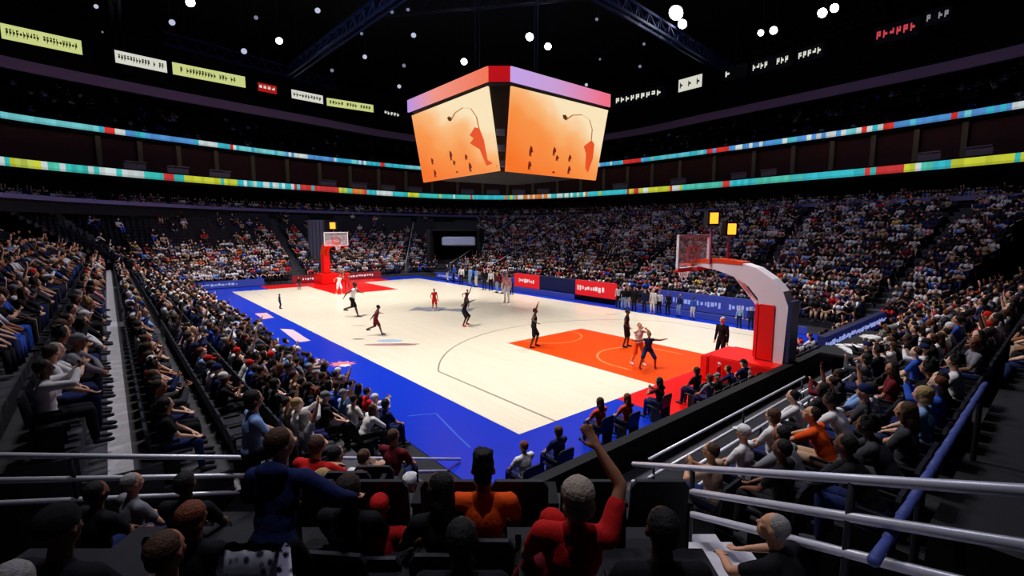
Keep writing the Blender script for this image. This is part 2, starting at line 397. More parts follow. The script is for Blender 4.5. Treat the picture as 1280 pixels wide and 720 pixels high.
BLUE = mat(srgb(8, 48, 185), .3, name='blue_court_paint', noise=.06, nscale=2, spec=.25)
ORNG = mat(srgb(226, 70, 8), .3, name='orange_court_paint', noise=.04, nscale=2, spec=.25); REDP = mat(srgb(230, 18, 18), .3, name='red_court_paint', spec=.25)
ORL = mat(srgb(240, 130, 70), .3, name='light_orange_line', spec=.25); DKL = mat((.16, .12, .1), .4, name='dark_line'); WHT = mat((.8, .8, .82), .4, name='white_paint'); GREYL = mat((.22, .22, .28), .4, name='grey_logo_paint')
LBL = mat((.35, .45, .62), .4, name='pale_blue_logo'); PNK = mat((.8, .2, .22), .4, name='coral_logo')
bm = bmesh.new(); uwslab(bm, [(-3.2, -2.55), (CL + 3.4, -2.55), (CL + 3.4, CWD + 1.6), (-3.2, CWD + 1.6)], -.02, 0)
court = tag(obj('floor', bm, BLUE), kind='structure')
def decal(name, polys, m, z=.004, label=None):
    bm = bmesh.new()
    for p in polys: slab(bm, p, 0.0, z)
    o = obj(name, bm, m, court)
    if label: o['label'] = label
    return o
decal('hardwood', [[UW(0, 0), UW(CL, 0), UW(CL, CWD), UW(0, CWD)]], WOOD, .004)
K0, K1 = 6.55, 12.0
KU = 8.4
decal('key_paint', [[UW(-.0, K0), UW(KU, K0), UW(KU, K1), UW(-.0, K1)]], ORNG, .008, 'orange painted key at the near basket')
decal('key_paint', [[UW(CL, 6.6), UW(CL - 7.9, 6.6), UW(CL - 7.9, 12.4), UW(CL, 12.4)]], REDP, .008, 'red painted key at the far basket')
decal('red_apron', [[UW(-3.1, 4.3), UW(-.02, 4.3), UW(-.02, 14.6), UW(-3.1, 14.6)]], REDP, .006)
decal('red_apron', [[UW(CL + .02, 3.0), UW(CL + 3.3, 3.0), UW(CL + 3.3, 15.5), UW(CL + .02, 15.5)]], REDP, .006)
def arc(cu, cw, r, a0, a1, wd=.08, n=40):
    out = []
    for i in range(n):
        t0, t1 = a0 + (a1 - a0) * i / n, a0 + (a1 - a0) * (i + 1) / n
        out.append([UW(cu + (r - wd) * math.cos(t0), cw + (r - wd) * math.sin(t0)), UW(cu + (r + wd) * math.cos(t0), cw + (r + wd) * math.sin(t0)), UW(cu + (r + wd) * math.cos(t1), cw + (r + wd) * math.sin(t1)), UW(cu + (r - wd) * math.cos(t1), cw + (r - wd) * math.sin(t1))])
    return out
def seg(u0, w0, u1, w1, wd=.04):
    d = Vector((u1 - u0, w1 - w0)).normalized(); n = Vector((-d.y, d.x)) * wd
    return [UW(u0 - n.x, w0 - n.y), UW(u0 + n.x, w0 + n.y), UW(u1 + n.x, w1 + n.y), UW(u1 - n.x, w1 - n.y)]
KC = (K0 + K1) / 2
R3 = CENW - 1.4
def threept(s):
    b = 0 if s > 0 else CL
    th = math.acos(min(1, (R3) / 10.0)); cu = 1.9; r = 9.3; a = math.asin(R3 / r)
    p = arc(b + s * cu, CENW, r, (a if s > 0 else PI + a), (-a if s > 0 else PI - a), .035)
    e = cu + r * math.cos(a)
    return p + [seg(b, CENW - R3, b + s * e, CENW - R3), seg(b, CENW + R3, b + s * e, CENW + R3)]
decal('three_point_line', threept(1), mat((.3, .25, .2), .4, name='brown_line'), .007); decal('three_point_line', threept(-1), mat((.5, .45, .4), .4, name='faint_line'), .007)
decal('free_throw_circle', arc(KU - .1, KC, 1.75, PI / 2, PI * 1.5, .04) , ORL, .011)
decal('restricted_arc', arc(2.5, KC, 1.9, PI / 2, -PI / 2, .05) + [seg(2.5, KC - 1.9, 1.6, KC - 1.9), seg(2.5, KC + 1.9, 1.6, KC + 1.9)], ORL, .011)
decal('halfway_line', [seg(CL / 2, 0, CL / 2, CWD, .03)], mat((.62, .54, .42), .4, name='soft_line'), .006)
# centre mark: a grey band of lettering-like shapes, illegible in the photograph
c0, c1 = at(516, 386, 0), at(590, 388, 0); dd = (c1 - c0).normalized(); nn = Vector((-dd.y, dd.x, 0)); L = (c1 - c0).length
polys = []; t = 0; i = 0
while t < L:
    w_ = .25 + .3 * abs(math.sin(i * 1.7)); h_ = .35 + .35 * abs(math.sin(i * 2.3 + 1)) + (.3 if i < 5 else 0)
    p = c0 + dd * t; polys.append([p - nn * h_, p + dd * w_ - nn * h_ * .8, p + dd * w_ + nn * h_, p + nn * h_ * .8]); t += w_ + .05; i += 1
decal('center_logo', polys, GREYL, .008)
def ellp(c, a, b, n=24, rot=0): return [Vector((c.x + a * math.cos(2 * PI * k / n), c.y + b * math.sin(2 * PI * k / n), 0)) for k in range(n)]
decal('wing_logo', [ellp(at(488, 431, 0), 1.3, .25), ellp(at(508, 430, 0), .7, .08)], mat((.4, .22, .22), .4, name='rust_logo'), .007)
decal('wing_logo', [ellp(at(487, 426, 0), .65, .3)], LBL, .011)
decal('small_mark', [ellp(at(448, 424, 0), .3, .12)], DKL, .007); decal('small_mark', [ellp(at(448, 407, 0), .42, .07)], GREYL, .007)
decal('small_mark', [ellp(at(763, 393, 0), .35, .12), ellp(at(772, 392, 0), .3, .08)], mat((.35, .28, .2), .4, name='tan_mark'), .007)
decal('small_mark', [ellp(at(620, 379, 0), .6, .08)], GREYL, .007)
def star(c, r, n=9, k=.55):
    return [Vector((c.x + (r if i % 2 == 0 else r * k) * math.cos(PI * i / n), c.y + (r if i % 2 == 0 else r * k) * .8 * math.sin(PI * i / n), 0)) for i in range(2 * n)]
decal('apron_logo', [star(at(428, 455, 0), .62)], PNK, .006); decal('apron_logo', [star(at(431, 457, 0), .28, 5)], WHT, .01)
decal('apron_logo', [[at(350, 411, 0), at(366, 412, 0), at(388, 426, 0), at(372, 428, 0)]], mat((.72, .5, .6), .4, name='pale_pink'), .006)
decal('apron_logo', [[at(318, 392, 0), at(333, 391, 0), at(343, 397, 0), at(329, 399, 0)]], mat((.72, .4, .45), .4, name='rose'), .006)
decal('apron_logo', [seg(*XY2UW(*at(510, 520, 0)[:2]), *XY2UW(*at(545, 517, 0)[:2]), .03), seg(*XY2UW(*at(545, 517, 0)[:2]), *XY2UW(*at(572, 545, 0)[:2]), .03), seg(*XY2UW(*at(572, 545, 0)[:2]), *XY2UW(*at(588, 560, 0)[:2]), .03)], mat(srgb(50, 90, 200), .4, name='faint_blue'), .006)
# ------------------------------------------------------------------ stands
# left stand: treads parallel to the left side line
def lz(j): return 0.0 if j < 0 else .38 * (j + 1)
def lw(j): return -(3.6 + .86 * j)          # front edge of tread j
def stairs_uw(bm, fn, n, u0, u1, zmax=None):
    for j in range(n):
        a, b = fn(j), fn(j + 1) - .02
        uwslab(bm, [(u0, a), (u1, a), (u1, b), (u0, b)], -.02, lz(j))
def part_tread(bm, side, j, a, b, m=None):
    if side == 'L': uwslab(bm, [(a, lw(j)), (b, lw(j)), (b, lw(j + 1)), (a, lw(j + 1))], -.02, lz(j))
    else: uwslab(bm, [(lw(j), a), (lw(j), b), (lw(j + 1), b), (lw(j + 1), a)], -.02, lz(j))
NL = 14; WALK = 5
bm = bmesh.new()
for j in range(NL):
    if j != WALK: part_tread(bm, 'L', j, -1.3, 41.5)
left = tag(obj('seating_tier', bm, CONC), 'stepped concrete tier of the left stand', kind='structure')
bm = bmesh.new(); part_tread(bm, 'L', WALK, -1.3, 41.5); obj('walkway', bm, CONC, left)
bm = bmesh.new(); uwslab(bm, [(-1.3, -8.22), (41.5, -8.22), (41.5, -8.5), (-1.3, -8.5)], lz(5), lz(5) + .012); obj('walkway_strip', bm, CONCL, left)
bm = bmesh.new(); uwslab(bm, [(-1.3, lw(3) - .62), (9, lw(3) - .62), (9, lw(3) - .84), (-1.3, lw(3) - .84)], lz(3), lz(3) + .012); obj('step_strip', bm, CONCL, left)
bm = bmesh.new()
for j in range(1, NL): part_tread(bm, 'E', j, -2.2, 34)
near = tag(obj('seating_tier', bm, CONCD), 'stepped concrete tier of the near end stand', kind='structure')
bm = bmesh.new(); 
for (u0, u1, w0, w1, z) in ((-4.46, -3.6, -1, 20, .38),): uwslab(bm, [(u0, w0), (u1, w0), (u1, w1), (u0, w1)], -.02, z)
obj('front_step', bm, CONC, near)
bm = bmesh.new()
for q in range(6): 
    j = 2 + q
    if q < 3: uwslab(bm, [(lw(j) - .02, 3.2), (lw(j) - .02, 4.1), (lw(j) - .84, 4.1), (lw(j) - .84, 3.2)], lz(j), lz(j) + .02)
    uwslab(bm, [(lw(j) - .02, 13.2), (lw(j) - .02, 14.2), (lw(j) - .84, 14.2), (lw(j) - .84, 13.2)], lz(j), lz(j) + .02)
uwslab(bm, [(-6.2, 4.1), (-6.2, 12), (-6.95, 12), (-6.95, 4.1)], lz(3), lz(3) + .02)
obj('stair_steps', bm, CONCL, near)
# corner block under the foreground rows
CR = [(1.75, 3.52), (2.6, 3.14), (3.45, 2.76), (4.3, 2.38), (5.15, 2.0), (6.0, 1.62)]
bm = bmesh.new()
for i, (y, z) in enumerate(CR):
    y1 = CR[i + 1][0] if i < 5 else 6.6
    slab(bm, [(-3.9 + .15 * i, y), (1.45 + .03 * i, y), (1.45 + .03 * i, y1 - .01), (-3.9 + .15 * i, y1 - .01)], -.02, z)
slab(bm, [(-4.2, -1.5), (3, -1.5), (3, 1.74), (-4.2, 1.74)], -.02, 3.9)
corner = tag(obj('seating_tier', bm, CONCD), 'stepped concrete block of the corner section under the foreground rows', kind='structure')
bm = bmesh.new()
for i in range(11):
    y = 1.75 + .425 * i; z = 3.33 - .19 * i
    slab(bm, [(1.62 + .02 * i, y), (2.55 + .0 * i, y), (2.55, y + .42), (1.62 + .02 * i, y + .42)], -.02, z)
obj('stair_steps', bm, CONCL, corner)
# far end and right hand bowl
INN = [(42.2, -4.0), (43.2, -3.0), (43.8, 1.5), (43.8, 9.5), (43.8, 17), (43.6, 20.8), (41.5, 22.6), (34, 23), (24, 23), (14, 23), (4, 23), (-4.5, 23)]
OUT = [(42.2, -14), (49, -8.5), (54.5, 1), (58.5, 11), (61.5, 24), (63.5, 37), (60, 48), (49, 53), (34, 52), (19, 48.5), (6, 45), (-7.5, 41.5)]
NS = 14
SI, SO = spline(INN, NS), spline(OUT, NS)
NB = 25
def bz(k): return .25 + 7.0 * (k / NB) ** 1.08
def bowl(i, f): return SI[i].lerp(SO[i], f)
bm = bmesh.new()
prev = None
rings = []
for k in range(NB + 1):
    z = bz(k)
    for zz, ff in ((bz(k - 1) if k else -.02, k / NB), (z, k / NB)):
        rings.append([bm.verts.new(UW(*bowl(i, ff)[:2], zz)) for i in range(len(SI))])
for a, b in zip(rings, rings[1:]):
    for i in range(len(a) - 1): bm.faces.new((a[i], a[i + 1], b[i + 1], b[i]))
bmesh.ops.recalc_face_normals(bm, faces=bm.faces)
far = tag(obj('seating_tier', bm, CONC), 'curved concrete tier round the far end and right side', kind='structure')
# spots in the bowl
AISLE = [6, 14 * 3 - 4, 14 * 5 - 6, 14 * 6 + 4, 14 * 7 + 2, 14 * 8, 14 * 8 + 13, 14 * 9 + 12, 14 * 10 + 10]
def in_portal(u, w, z):
    x, y, d = proj(UW(u, w, z + .6)); return (540 < x < 598 and y < 327) or (384 < x < 415 and y < 332) or (545 < x < 575 and y < 340)
for k in range(NB):
    f = (k + .55) / NB; z = bz(k)
    pts = [bowl(i, f) for i in range(len(SI))]; acc = .3
    for i in range(len(pts) - 1):
        d = pts[i + 1] - pts[i]; L = d.length
        while acc < L:
            t = acc / L; p = pts[i] + d * t; acc += .56
            ti = i + t
            if any(abs(ti - a) * L < .62 for a in AISLE): continue
            n = (SI[i] - SO[i]); fv = DIR(n.x, n.y)
            P = UW(p.x, p.y, z)
            if in_portal(p.x, p.y, z): continue
            farness = ti < 14 * 5.6
            lim = (12 if ti < 30 else 15) if farness else 99
            occ = random.random() < (.94 if k < lim - 5 else (.7 if k < lim else .06))
            if not farness and k > 19: occ = random.random() < .78
            SPOTS.append((P, rz_of(fv), 'bowl', k, ti, occ))
        acc -= L
AC = 14
# aisle handrails
bm_r = None
for ai, a in enumerate(AISLE[2:5]):
    i = a; A = bowl(i, .04); B = bowl(i, .97 if ai != 0 else .8)
    st = empty('handrail', UW(A.x, A.y, bz(1)))
    base = st.location.copy(); bm = bmesh.new(); pts = []
    for q in range(0, 9):
        f = .04 + (.93 if ai else .76) * q / 8; p = bowl(i, f); pts.append(UW(p.x, p.y, bz(f * NB) + 1.0) - base)
    tube(bm, pts, .04, 6); obj('top_rail', bm, mat((.62, .6, .66), .5, name='painted_rail'), st)
    for p in pts[::2]:
        bm = bmesh.new(); cyl(bm, p, p - Vector((0, 0, 1.05)), .03, .03, 6); obj('post', bm, mat((.62, .6, .66), .5), st)
    where = ['beside the dark tunnel in the far corner', 'next right of the tunnel handrail', 'behind the far red board', 'above the dark blue board', 'above the red board nearest the basket', 'behind the backboard of the near basket', 'right of the near basket'][ai]
    tag(st, 'long pale handrail climbing the right hand stand, ' + where, 'handrail')
# left spots
lnames = 'first second third fourth fifth sixth seventh eighth ninth tenth eleventh twelfth thirteenth fourteenth fifteenth sixteenth seventeenth eighteenth nineteenth twentieth'.split()
def ordn(n):
    if n < 20: return lnames[n]
    tens = {2: 'twenty', 3: 'thirty', 4: 'forty', 5: 'fifty', 6: 'sixty', 7: 'seventy', 8: 'eighty'}; t, r = divmod(n + 1, 10)
    return tens[t] + ('-' + lnames[r - 1] if r else 'th') if r else {2: 'twentieth', 3: 'thirtieth', 4: 'fortieth', 5: 'fiftieth', 6: 'sixtieth', 7: 'seventieth', 8: 'eightieth'}[t]
for j in [-1] + [q for q in range(NL) if q != WALK]:
    w = lw(j) - .5 + {4: -.3, 6: .22, 3: -.1}.get(j, 0); u = -.95 if j > 1 else (.8 if j >= 0 else 1.5); i = 0
    while u < 41.5:
        gap = abs(u - 12) < .5 or abs(u - 26) < .5
        if not gap:
            occ = random.random() < (.96 if j < 10 else .12)
            if j == 3 and u < 1.0: occ = False
            SPOTS.append((UW(u, w, max(0, lz(j))), rz_of(DIR(0, 1)), 'left', j + 1, i, occ))
        u += .56; i += 1
for j in [1, 2, 3, 4, 5, 6, 7, 8, 9, 10, 11, 12]:
    u = lw(j) - .5; w = {1: 14.5, 2: 8.2, 3: 1.0, 4: -.6, 5: -1.8, 6: -2.4, 7: -1.6, 8: -.2, 9: 2}.get(j, 6); i = 0
    while w < 33.5:
        gap = (3.1 < w < 4.2) or (13.1 < w < 14.3) or (24 < w < 25)
        if not gap:
            occ = random.random() < (.95 if j < 9 else .15)
            SPOTS.append((UW(u, w, lz(j)), rz_of(DIR(1, 0)), 'near end', j, i, occ))
        w += .56; i += 1
# courtside row seats behind the near baseline and far/right edges
for i, w in enumerate(np.arange(5.2, 19.5, .56)):
    if not (8.3 < w < 10.8): SPOTS.append((UW(-2.75, w, 0), rz_of(DIR(1, 0)), 'near baseline', 0, i, random.random() < .95))
# ------------------------------------------------------------------ upper levels
RAIL = spline([(20, -26), (30, -21), (39.8, -13.8), (46.8, -8), (55.5, 4.4), (59.6, 17), (62.6, 32), (62.5, 44), (56, 51.5), (44, 53.5), (31, 51.5), (17, 48.3), (5, 45), (-6.5, 42), (-18, 38)], 10)
LOWR = spline([(22, -38), (38, -27), (50.5, -15.5), (55.5, -7), (59.5, 3), (62, 15), (64.6, 28), (64.2, 40), (59, 49), (49, 53), (36, 54.3), (24, 54), (14, 52.7), (4, 51.4), (-5, 49.5), (-16, 46)], 10)
UPR = spline([(36, -42), (50, -30), (60.5, -17), (64.2, -8), (67, 2), (70, 14), (71.5, 27), (71, 40), (66, 51), (56, 58), (44, 60), (32, 60.5), (18, 60), (7, 59.3), (-3, 57.6), (-16, 54)], 10)
RFR = spline([(36, -42), (50, -29), (59, -17), (62.5, -7), (65, 5), (67, 17), (69.5, 30), (69, 43), (63, 54), (52, 60), (40, 61.5), (27, 60.3), (10, 59), (-3, 57.6), (-16, 54)], 10)
LAV = mat(srgb(112, 104, 150), .5, name='lavender_rail_paint'); MAUVE = mat(srgb(140, 112, 138), .6, name='mauve_beam_paint')
bm = bmesh.new(); sweep(bm, RAIL, [(-.15, 7.85), (.35, 7.85), (.35, 8.2), (-.15, 8.2)]); tag(obj('trim_1', bm, LAV), kind='structure')
bm = bmesh.new(); sweep(bm, RAIL, [(.1, 6.9), (.3, 6.9), (.3, 7.85), (.1, 7.85)]); sweep(bm, RAIL, [(.35, 7.4), (3.4, 7.9), (3.4, 7.7), (.35, 7.2)]); tag(obj('trim_2', bm, BLACK), kind='structure')
BROWN = mat((.11, .03, .02), .7, name='suite_wall_paint', noise=.3, nscale=1.5)
# wall behind the loge rows and the suites
bm = bmesh.new(); sweep(bm, LOWR, [(3.4, 7.0), (3.7, 7.0), (3.7, 12), (3.4, 12)]); sweep(bm, LOWR, [(0.2, 10.8), (3.6, 10.8), (3.6, 11.1), (.2, 11.1)]); tag(obj('wall_loge', bm, BLACK), kind='structure')
bm = bmesh.new(); sweep(bm, UPR, [(1.2, 12.0), (1.5, 12.0), (1.5, 16.35), (1.2, 16.35)]); tag(obj('wall_suites', bm, BROWN), kind='structure')
bm = bmesh.new(); sweep(bm, LOWR, [(.4, 11.95), (12.3, 11.95), (12.3, 12.05), (.4, 12.05)]); tag(obj('floor', bm, CONCD), kind='structure')
bm = bmesh.new(); sweep(bm, UPR, [(.2, 16.4), (6, 16.4), (24, 27), (24, 27.4), (5.7, 17.0), (.2, 17.0)]); tag(obj('seating_tier', bm, CONCD), 'dark upper deck under the roof', kind='structure')
bm = bmesh.new(); sweep(bm, RFR, [(-.1, 21.4), (.3, 21.4), (.3, 22.5), (-.1, 22.5)]); tag(obj('trim_3', bm, MAUVE), kind='structure')
bm = bmesh.new(); sweep(bm, RFR, [(24, -1), (24.5, -1), (24.5, 36), (24, 36)]); tag(obj('wall_outer', bm, BLACK), kind='structure')
bm = bmesh.new(); slab(bm, [UW(-40, -60), UW(100, -60), UW(100, 95), UW(-40, 95)], 35.6, 36); tag(obj('ceiling', bm, BLACK), kind='structure')
# counters and posts of the suites
WC = mat((.3, .22, .22), .6, name='counter_white')
def ringpt(R, i, o, z):
    t = (R[min(i + 1, len(R) - 1)] - R[max(i - 1, 0)]).normalized(); n = Vector((t.y, -t.x, 0))
    if n.dot(R[i] - Vector((20, 10, 0))) < 0: n = -n
    return UW(R[i].x + n.x * o, R[i].y + n.y * o, z), DIR(n.x, n.y)
cnt = 0
for i in range(30, 146, 4):
    p, n = ringpt(UPR, i, .8, 12.05)
    bm = bmesh.new(); M = Matrix.Translation(p) @ Matrix.Rotation(rz_of(n), 4, 'Z')
    box(bm, (0, 0, 2.15), (.5, .5, 4.3), M); box(bm, (0, 0, .1), (.6, .6, .2), M)
    o = obj('support_pillar', bm, mat((.3, .22, .1), .7, name='ochre_pillar'), None, loc=p)
    tag(o, 'dull ochre pillar between the two ribbons of lights on the suite level', 'pillar', 'pillars along the suite level')
for i in range(32, 144, 4):
    p, n = ringpt(LOWR, i, 2.6, 12.05); p2, _ = ringpt(LOWR, min(i + 2, len(LOWR) - 1), 2.6, 12.05)
    if random.random() < .5: continue
    bm = bmesh.new(); beam(bm, p + Vector((0, 0, 1.0)), p2 + Vector((0, 0, 1.0)), .5, .1); beam(bm, p + n * .1 + Vector((0, 0, .5)), p2 + n * .1 + Vector((0, 0, .5)), .1, .9)
    tag(obj('counter', bm, WC, None, loc=p), 'pale drink counter on the suite level between the ribbons', 'counter', 'drink counters on the suite level')
# LED ribbons
def ribbon(R, z0, z1, pal, seed, label, width, emit):
    rr = random.Random(seed); n = len(R); V = []; T = []; C = []
    base = UW(R[n // 2].x, R[n // 2].y, z0)
    cur = rr.choice(pal); left_ = rr.uniform(1, 5); mode = 0
    o = empty('ribbon_display', base); tag(o, label, 'display')
    bm = bmesh.new(); sweep(bm, [p for p in R], [(.0, z0 - .15), (.35, z0 - .15), (.35, z1 + .15), (.0, z1 + .15)]); bmesh.ops.translate(bm, verts=bm.verts, vec=-base); obj('housing', bm, BLACK, o)
    for i in range(n - 1):
        L = (R[i + 1] - R[i]).length; N_ = max(2, int(L / width))
        for k in range(N_):
            a = R[i].lerp(R[i + 1], k / N_); b = R[i].lerp(R[i + 1], (k + 1) / N_); t = (R[i + 1] - R[i]).normalized(); nr = Vector((t.y, -t.x, 0))
            if nr.dot(a - Vector((20, 10, 0))) < 0: nr = -nr
            left_ -= L / N_
            if left_ < 0: cur = rr.choice(pal); left_ = rr.choice([rr.uniform(.4, 1.2), rr.uniform(3, 9)]); mode = rr.random()
            col = cur
            if mode > .55 and rr.random() < .45: col = (.75, .85, .85)
            elif rr.random() < .12: col = rr.choice(pal)
            js = rr.uniform(.75, 1.05)
            for q, (za, zb) in enumerate(((z0, (z0 * .7 + z1 * .3)), ((z0 * .7 + z1 * .3), z1))):
                cc = [c * js * (1 if q else .75) for c in col]; i0 = len(V)
                for (p, z) in ((a, za), (b, za), (b, zb), (a, zb)):
                    v = UW(p.x - nr.x * .02, p.y - nr.y * .02, z) - base; V.append(tuple(v)); C.append(cc)
                T.append((i0, i0 + 1, i0 + 2, i0 + 3))
    s = mesh_np('screen', np.array(V), np.array(T), np.array(C), attr_mat('led_' + str(seed), emit)); s.parent = o
PAL1 = [(.05, .5, .8), (.1, .6, .75), (.05, .55, .7), (.8, .04, .03), (.2, .7, .75), (.1, .35, .8)]
PAL2 = [(.05, .6, .55), (.08, .6, .6), (.7, .75, .05), (.05, .6, .7), (.75, .05, .05), (.6, .7, .1), (.8, .25, .05), (.1, .65, .5)]
ribbon(LOWR, 11.1, 11.85, PAL2, 4, 'lower ribbon of teal, yellow and red lights circling the stands', .35, .8)
ribbon(UPR, 16.7, 17.35, PAL1, 9, 'upper ribbon of blue and red lights circling the stands', .4, .8)
# lit signs below the roof
def sign(x0, y0, x1, y1, h, bg, fg, label, n, z=25.0, emit=.75, outline=True):
    a, b = at(x0, y0, z), at(x1, y1, z); d = b - a; L = d.length; d.normalize(); nr = Vector((d.y, -d.x, 0))
    if nr.dot(-a) < 0: nr = -nr
    o = empty('lit_sign', a); tag(o, label, 'sign')
    M = Matrix((d, Vector((0, 0, 1)).cross(d), Vector((0, 0, 1)))).transposed().to_4x4()
    sgn = 1 if (M.to_3x3() @ Vector((0, -1, 0))).dot(nr) > 0 else -1
    bm = bmesh.new(); box(bm, (L / 2, sgn * .15, 0), (L, .3, h), M); obj('sign_box', bm, BLACK, o)
    bm = bmesh.new(); box(bm, (L / 2, -sgn * .02, 0), (L - .1, .04, h - .1), M); obj('panel', bm, mat(bg, emit=emit, name='sign_light') if max(bg) > .05 else BLACK, o)
    bm = bmesh.new(); r = random.Random(int(x0)); t = .06 * L
    w = L * .88 / n
    for k in range(n):
        if r.random() < .14: t += w; continue
        hh = h * .42; 
        box(bm, (t + w * .4, -sgn * .05, 0), (w * .62, .03, hh * .34), M)
        if r.random() < .8: box(bm, (t + w * .2, -sgn * .05, 0), (w * .22, .03, hh), M)
        if r.random() < .5: box(bm, (t + w * .6, -sgn * .05, hh * .15), (w * .22, .03, hh * .7), M)
        if r.random() < .5: box(bm, (t + w * .4, -sgn * .05, hh * .4), (w * .6, .03, hh * .22), M)
        t += w
    obj('lettering', bm, mat(fg, emit=.8, name='letter_light') if max(fg) > .1 else mat((.02, .03, .01), name='letter_paint'), o)
YG, WH, DK = srgb(225, 235, 150), srgb(240, 240, 225), (.02, .02, .02)
sign(0, 38, 103, 60, 1.55, YG, DK, 'long yellow green lit sign at the far left under the roof', 22)
sign(143, 70, 209, 84, 1.45, WH, DK, 'white lit sign with thin dark lettering, second from the left', 16)
sign(215, 85, 307, 103, 1.5, YG, DK, 'pale yellow lit sign, just right of the white one', 22)
sign(322, 108, 346, 113, 1.2, (.5, .01, .01), WH, 'small red sign with white lettering under the roof', 4)
sign(364, 117, 404, 125, 1.3, WH, DK, 'short white lit sign right of the small red sign', 10)
sign(408, 127, 467, 136, 1.25, YG, DK, 'yellow lit sign nearest the left side of the hanging scoreboard', 15)
sign(478, 140, 513, 147, 1.2, DK, WH, 'dark sign with white lettering touching the scoreboard left edge', 8)
sign(766, 127, 832, 114, 1.7, DK, WH, 'dark sign with pale lettering right of the hanging scoreboard', 9)
sign(848, 108, 878, 100, 1.7, WH, DK, 'small bright white sign behind the navy roof beam end', 5)
sign(905, 94, 932, 86, 1.5, DK, WH, 'dark sign with two white letters by the beam tip', 3)
sign(938, 86, 990, 72, 1.6, DK, WH, 'dark sign with closely set cream lettering under twin lamps', 9)
sign(996, 71, 1030, 61, 1.5, DK, WH, 'dark sign with pale lettering between cream sign and red logo', 5)
sign(1092, 46, 1150, 31, 1.7, DK, (.7, .06, .08), 'dark sign with red lettering at the upper right', 6)
sign(1156, 24, 1190, 15, 1.3, DK, (.3, .28, .3), 'dim dark sign with grey lettering at the far upper right', 4)
# ------------------------------------------------------------------ hanging scoreboard
D0 = 28.0
cpt = atd(611, 200, D0); cL = Vector((cpt.x, D0 + .0, 0))
C1 = Vector((-.0 * D0, 0, 0))
def ptd(px, d): return Vector(((px - 640) / F * d, d, 0))
uD, wD = DIR(1, 0), DIR(0, 1)
A = ptd(611.5, 28.0); B = ptd(638, 28.0)       # the two edges of the chamfered near corner (top band)
A.x *= .985; 
LL, LR = 9.3, 8.75
def zat(py, d):   # height seen at pixel row py at ground distance d
    dz = -(py - 360) / F; return H + (dz * CP - SP) / (CP + dz * SP) * d
zt, zb, zs0, zs1 = zat(83, 28), zat(102, 28), zat(107, 28), zat(212, 28)
ctr = (A + uD * LL + B + wD * LR) / 2
sb = empty('scoreboard', (ctr.x, ctr.y, zs1)); tag(sb, 'large hanging scoreboard showing the orange lit game on its screens', 'scoreboard')
base = sb.location.copy()
A2, B2 = A + uD * LL, B + wD * LR
E1 = A2 + wD * LR + (B - A); E2 = B2 + uD * LL
def band(name, poly, z0, z1, m, par=sb):
    bm = bmesh.new(); slab(bm, poly, z0, z1); bmesh.ops.translate(bm, verts=bm.verts, vec=-base); return obj(name, bm, m, par)
oct_ = [A, B, B2, B2 + wD * 0.3 + uD * .8, E2 - uD * .8, E2 - wD * .8, A2 + wD * 1.2 + uD * .5, A2]
core = [p.lerp(ctr, .3) for p in oct_]; core2 = [p.lerp(ctr, .1) for p in oct_]
bm = bmesh.new(); vA = [bm.verts.new(Vector((p.x, p.y, zs1 + .1)) - base) for p in core]; vB = [bm.verts.new(Vector((p.x, p.y, zt - .2)) - base) for p in core2]
for i in range(8): bm.faces.new((vA[i], vA[(i + 1) % 8], vB[(i + 1) % 8], vB[i]))
bm.faces.new(vA[::-1]); bm.faces.new(vB); bodyo = obj('body', bm, BLACK, sb)
band('top_frame', [p.lerp(ctr, .03) for p in oct_], zt - .12, zt - .02, DKSTEEL)
band('lower_frame', [p.lerp(ctr, .03) for p in oct_], zb - .02, zb + .04, DKSTEEL)
def panel(name, p0, p1, zA, zB, inset0, inset1, m, th=.12, out=0, tuck=.75):
    """screen between ground points p0,p1; its foot tucked inwards by inset1, head by inset0 (metres)"""
    d = (p1 - p0).normalized(); n = Vector((d.y, -d.x, 0))
    if n.dot(p0 - Vector((ctr.x, ctr.y, 0))) < 0: n = -n
    bm = bmesh.new(); q = []
    for (p, z, ins, side) in ((p0, zB, inset0, 1), (p1, zB, inset0, -1), (p1, zA, inset1[1], -1), (p0, zA, inset1[0], 1)):
        back = .0 if z == zB else tuck
        q.append(p - n * back + d * side * ins + n * out + Vector((0, 0, z)))
    prism(bm, [v - base for v in q], (0, 0, 0), -n * th); o = obj(name, bm, m, sb)
    return o, q, n
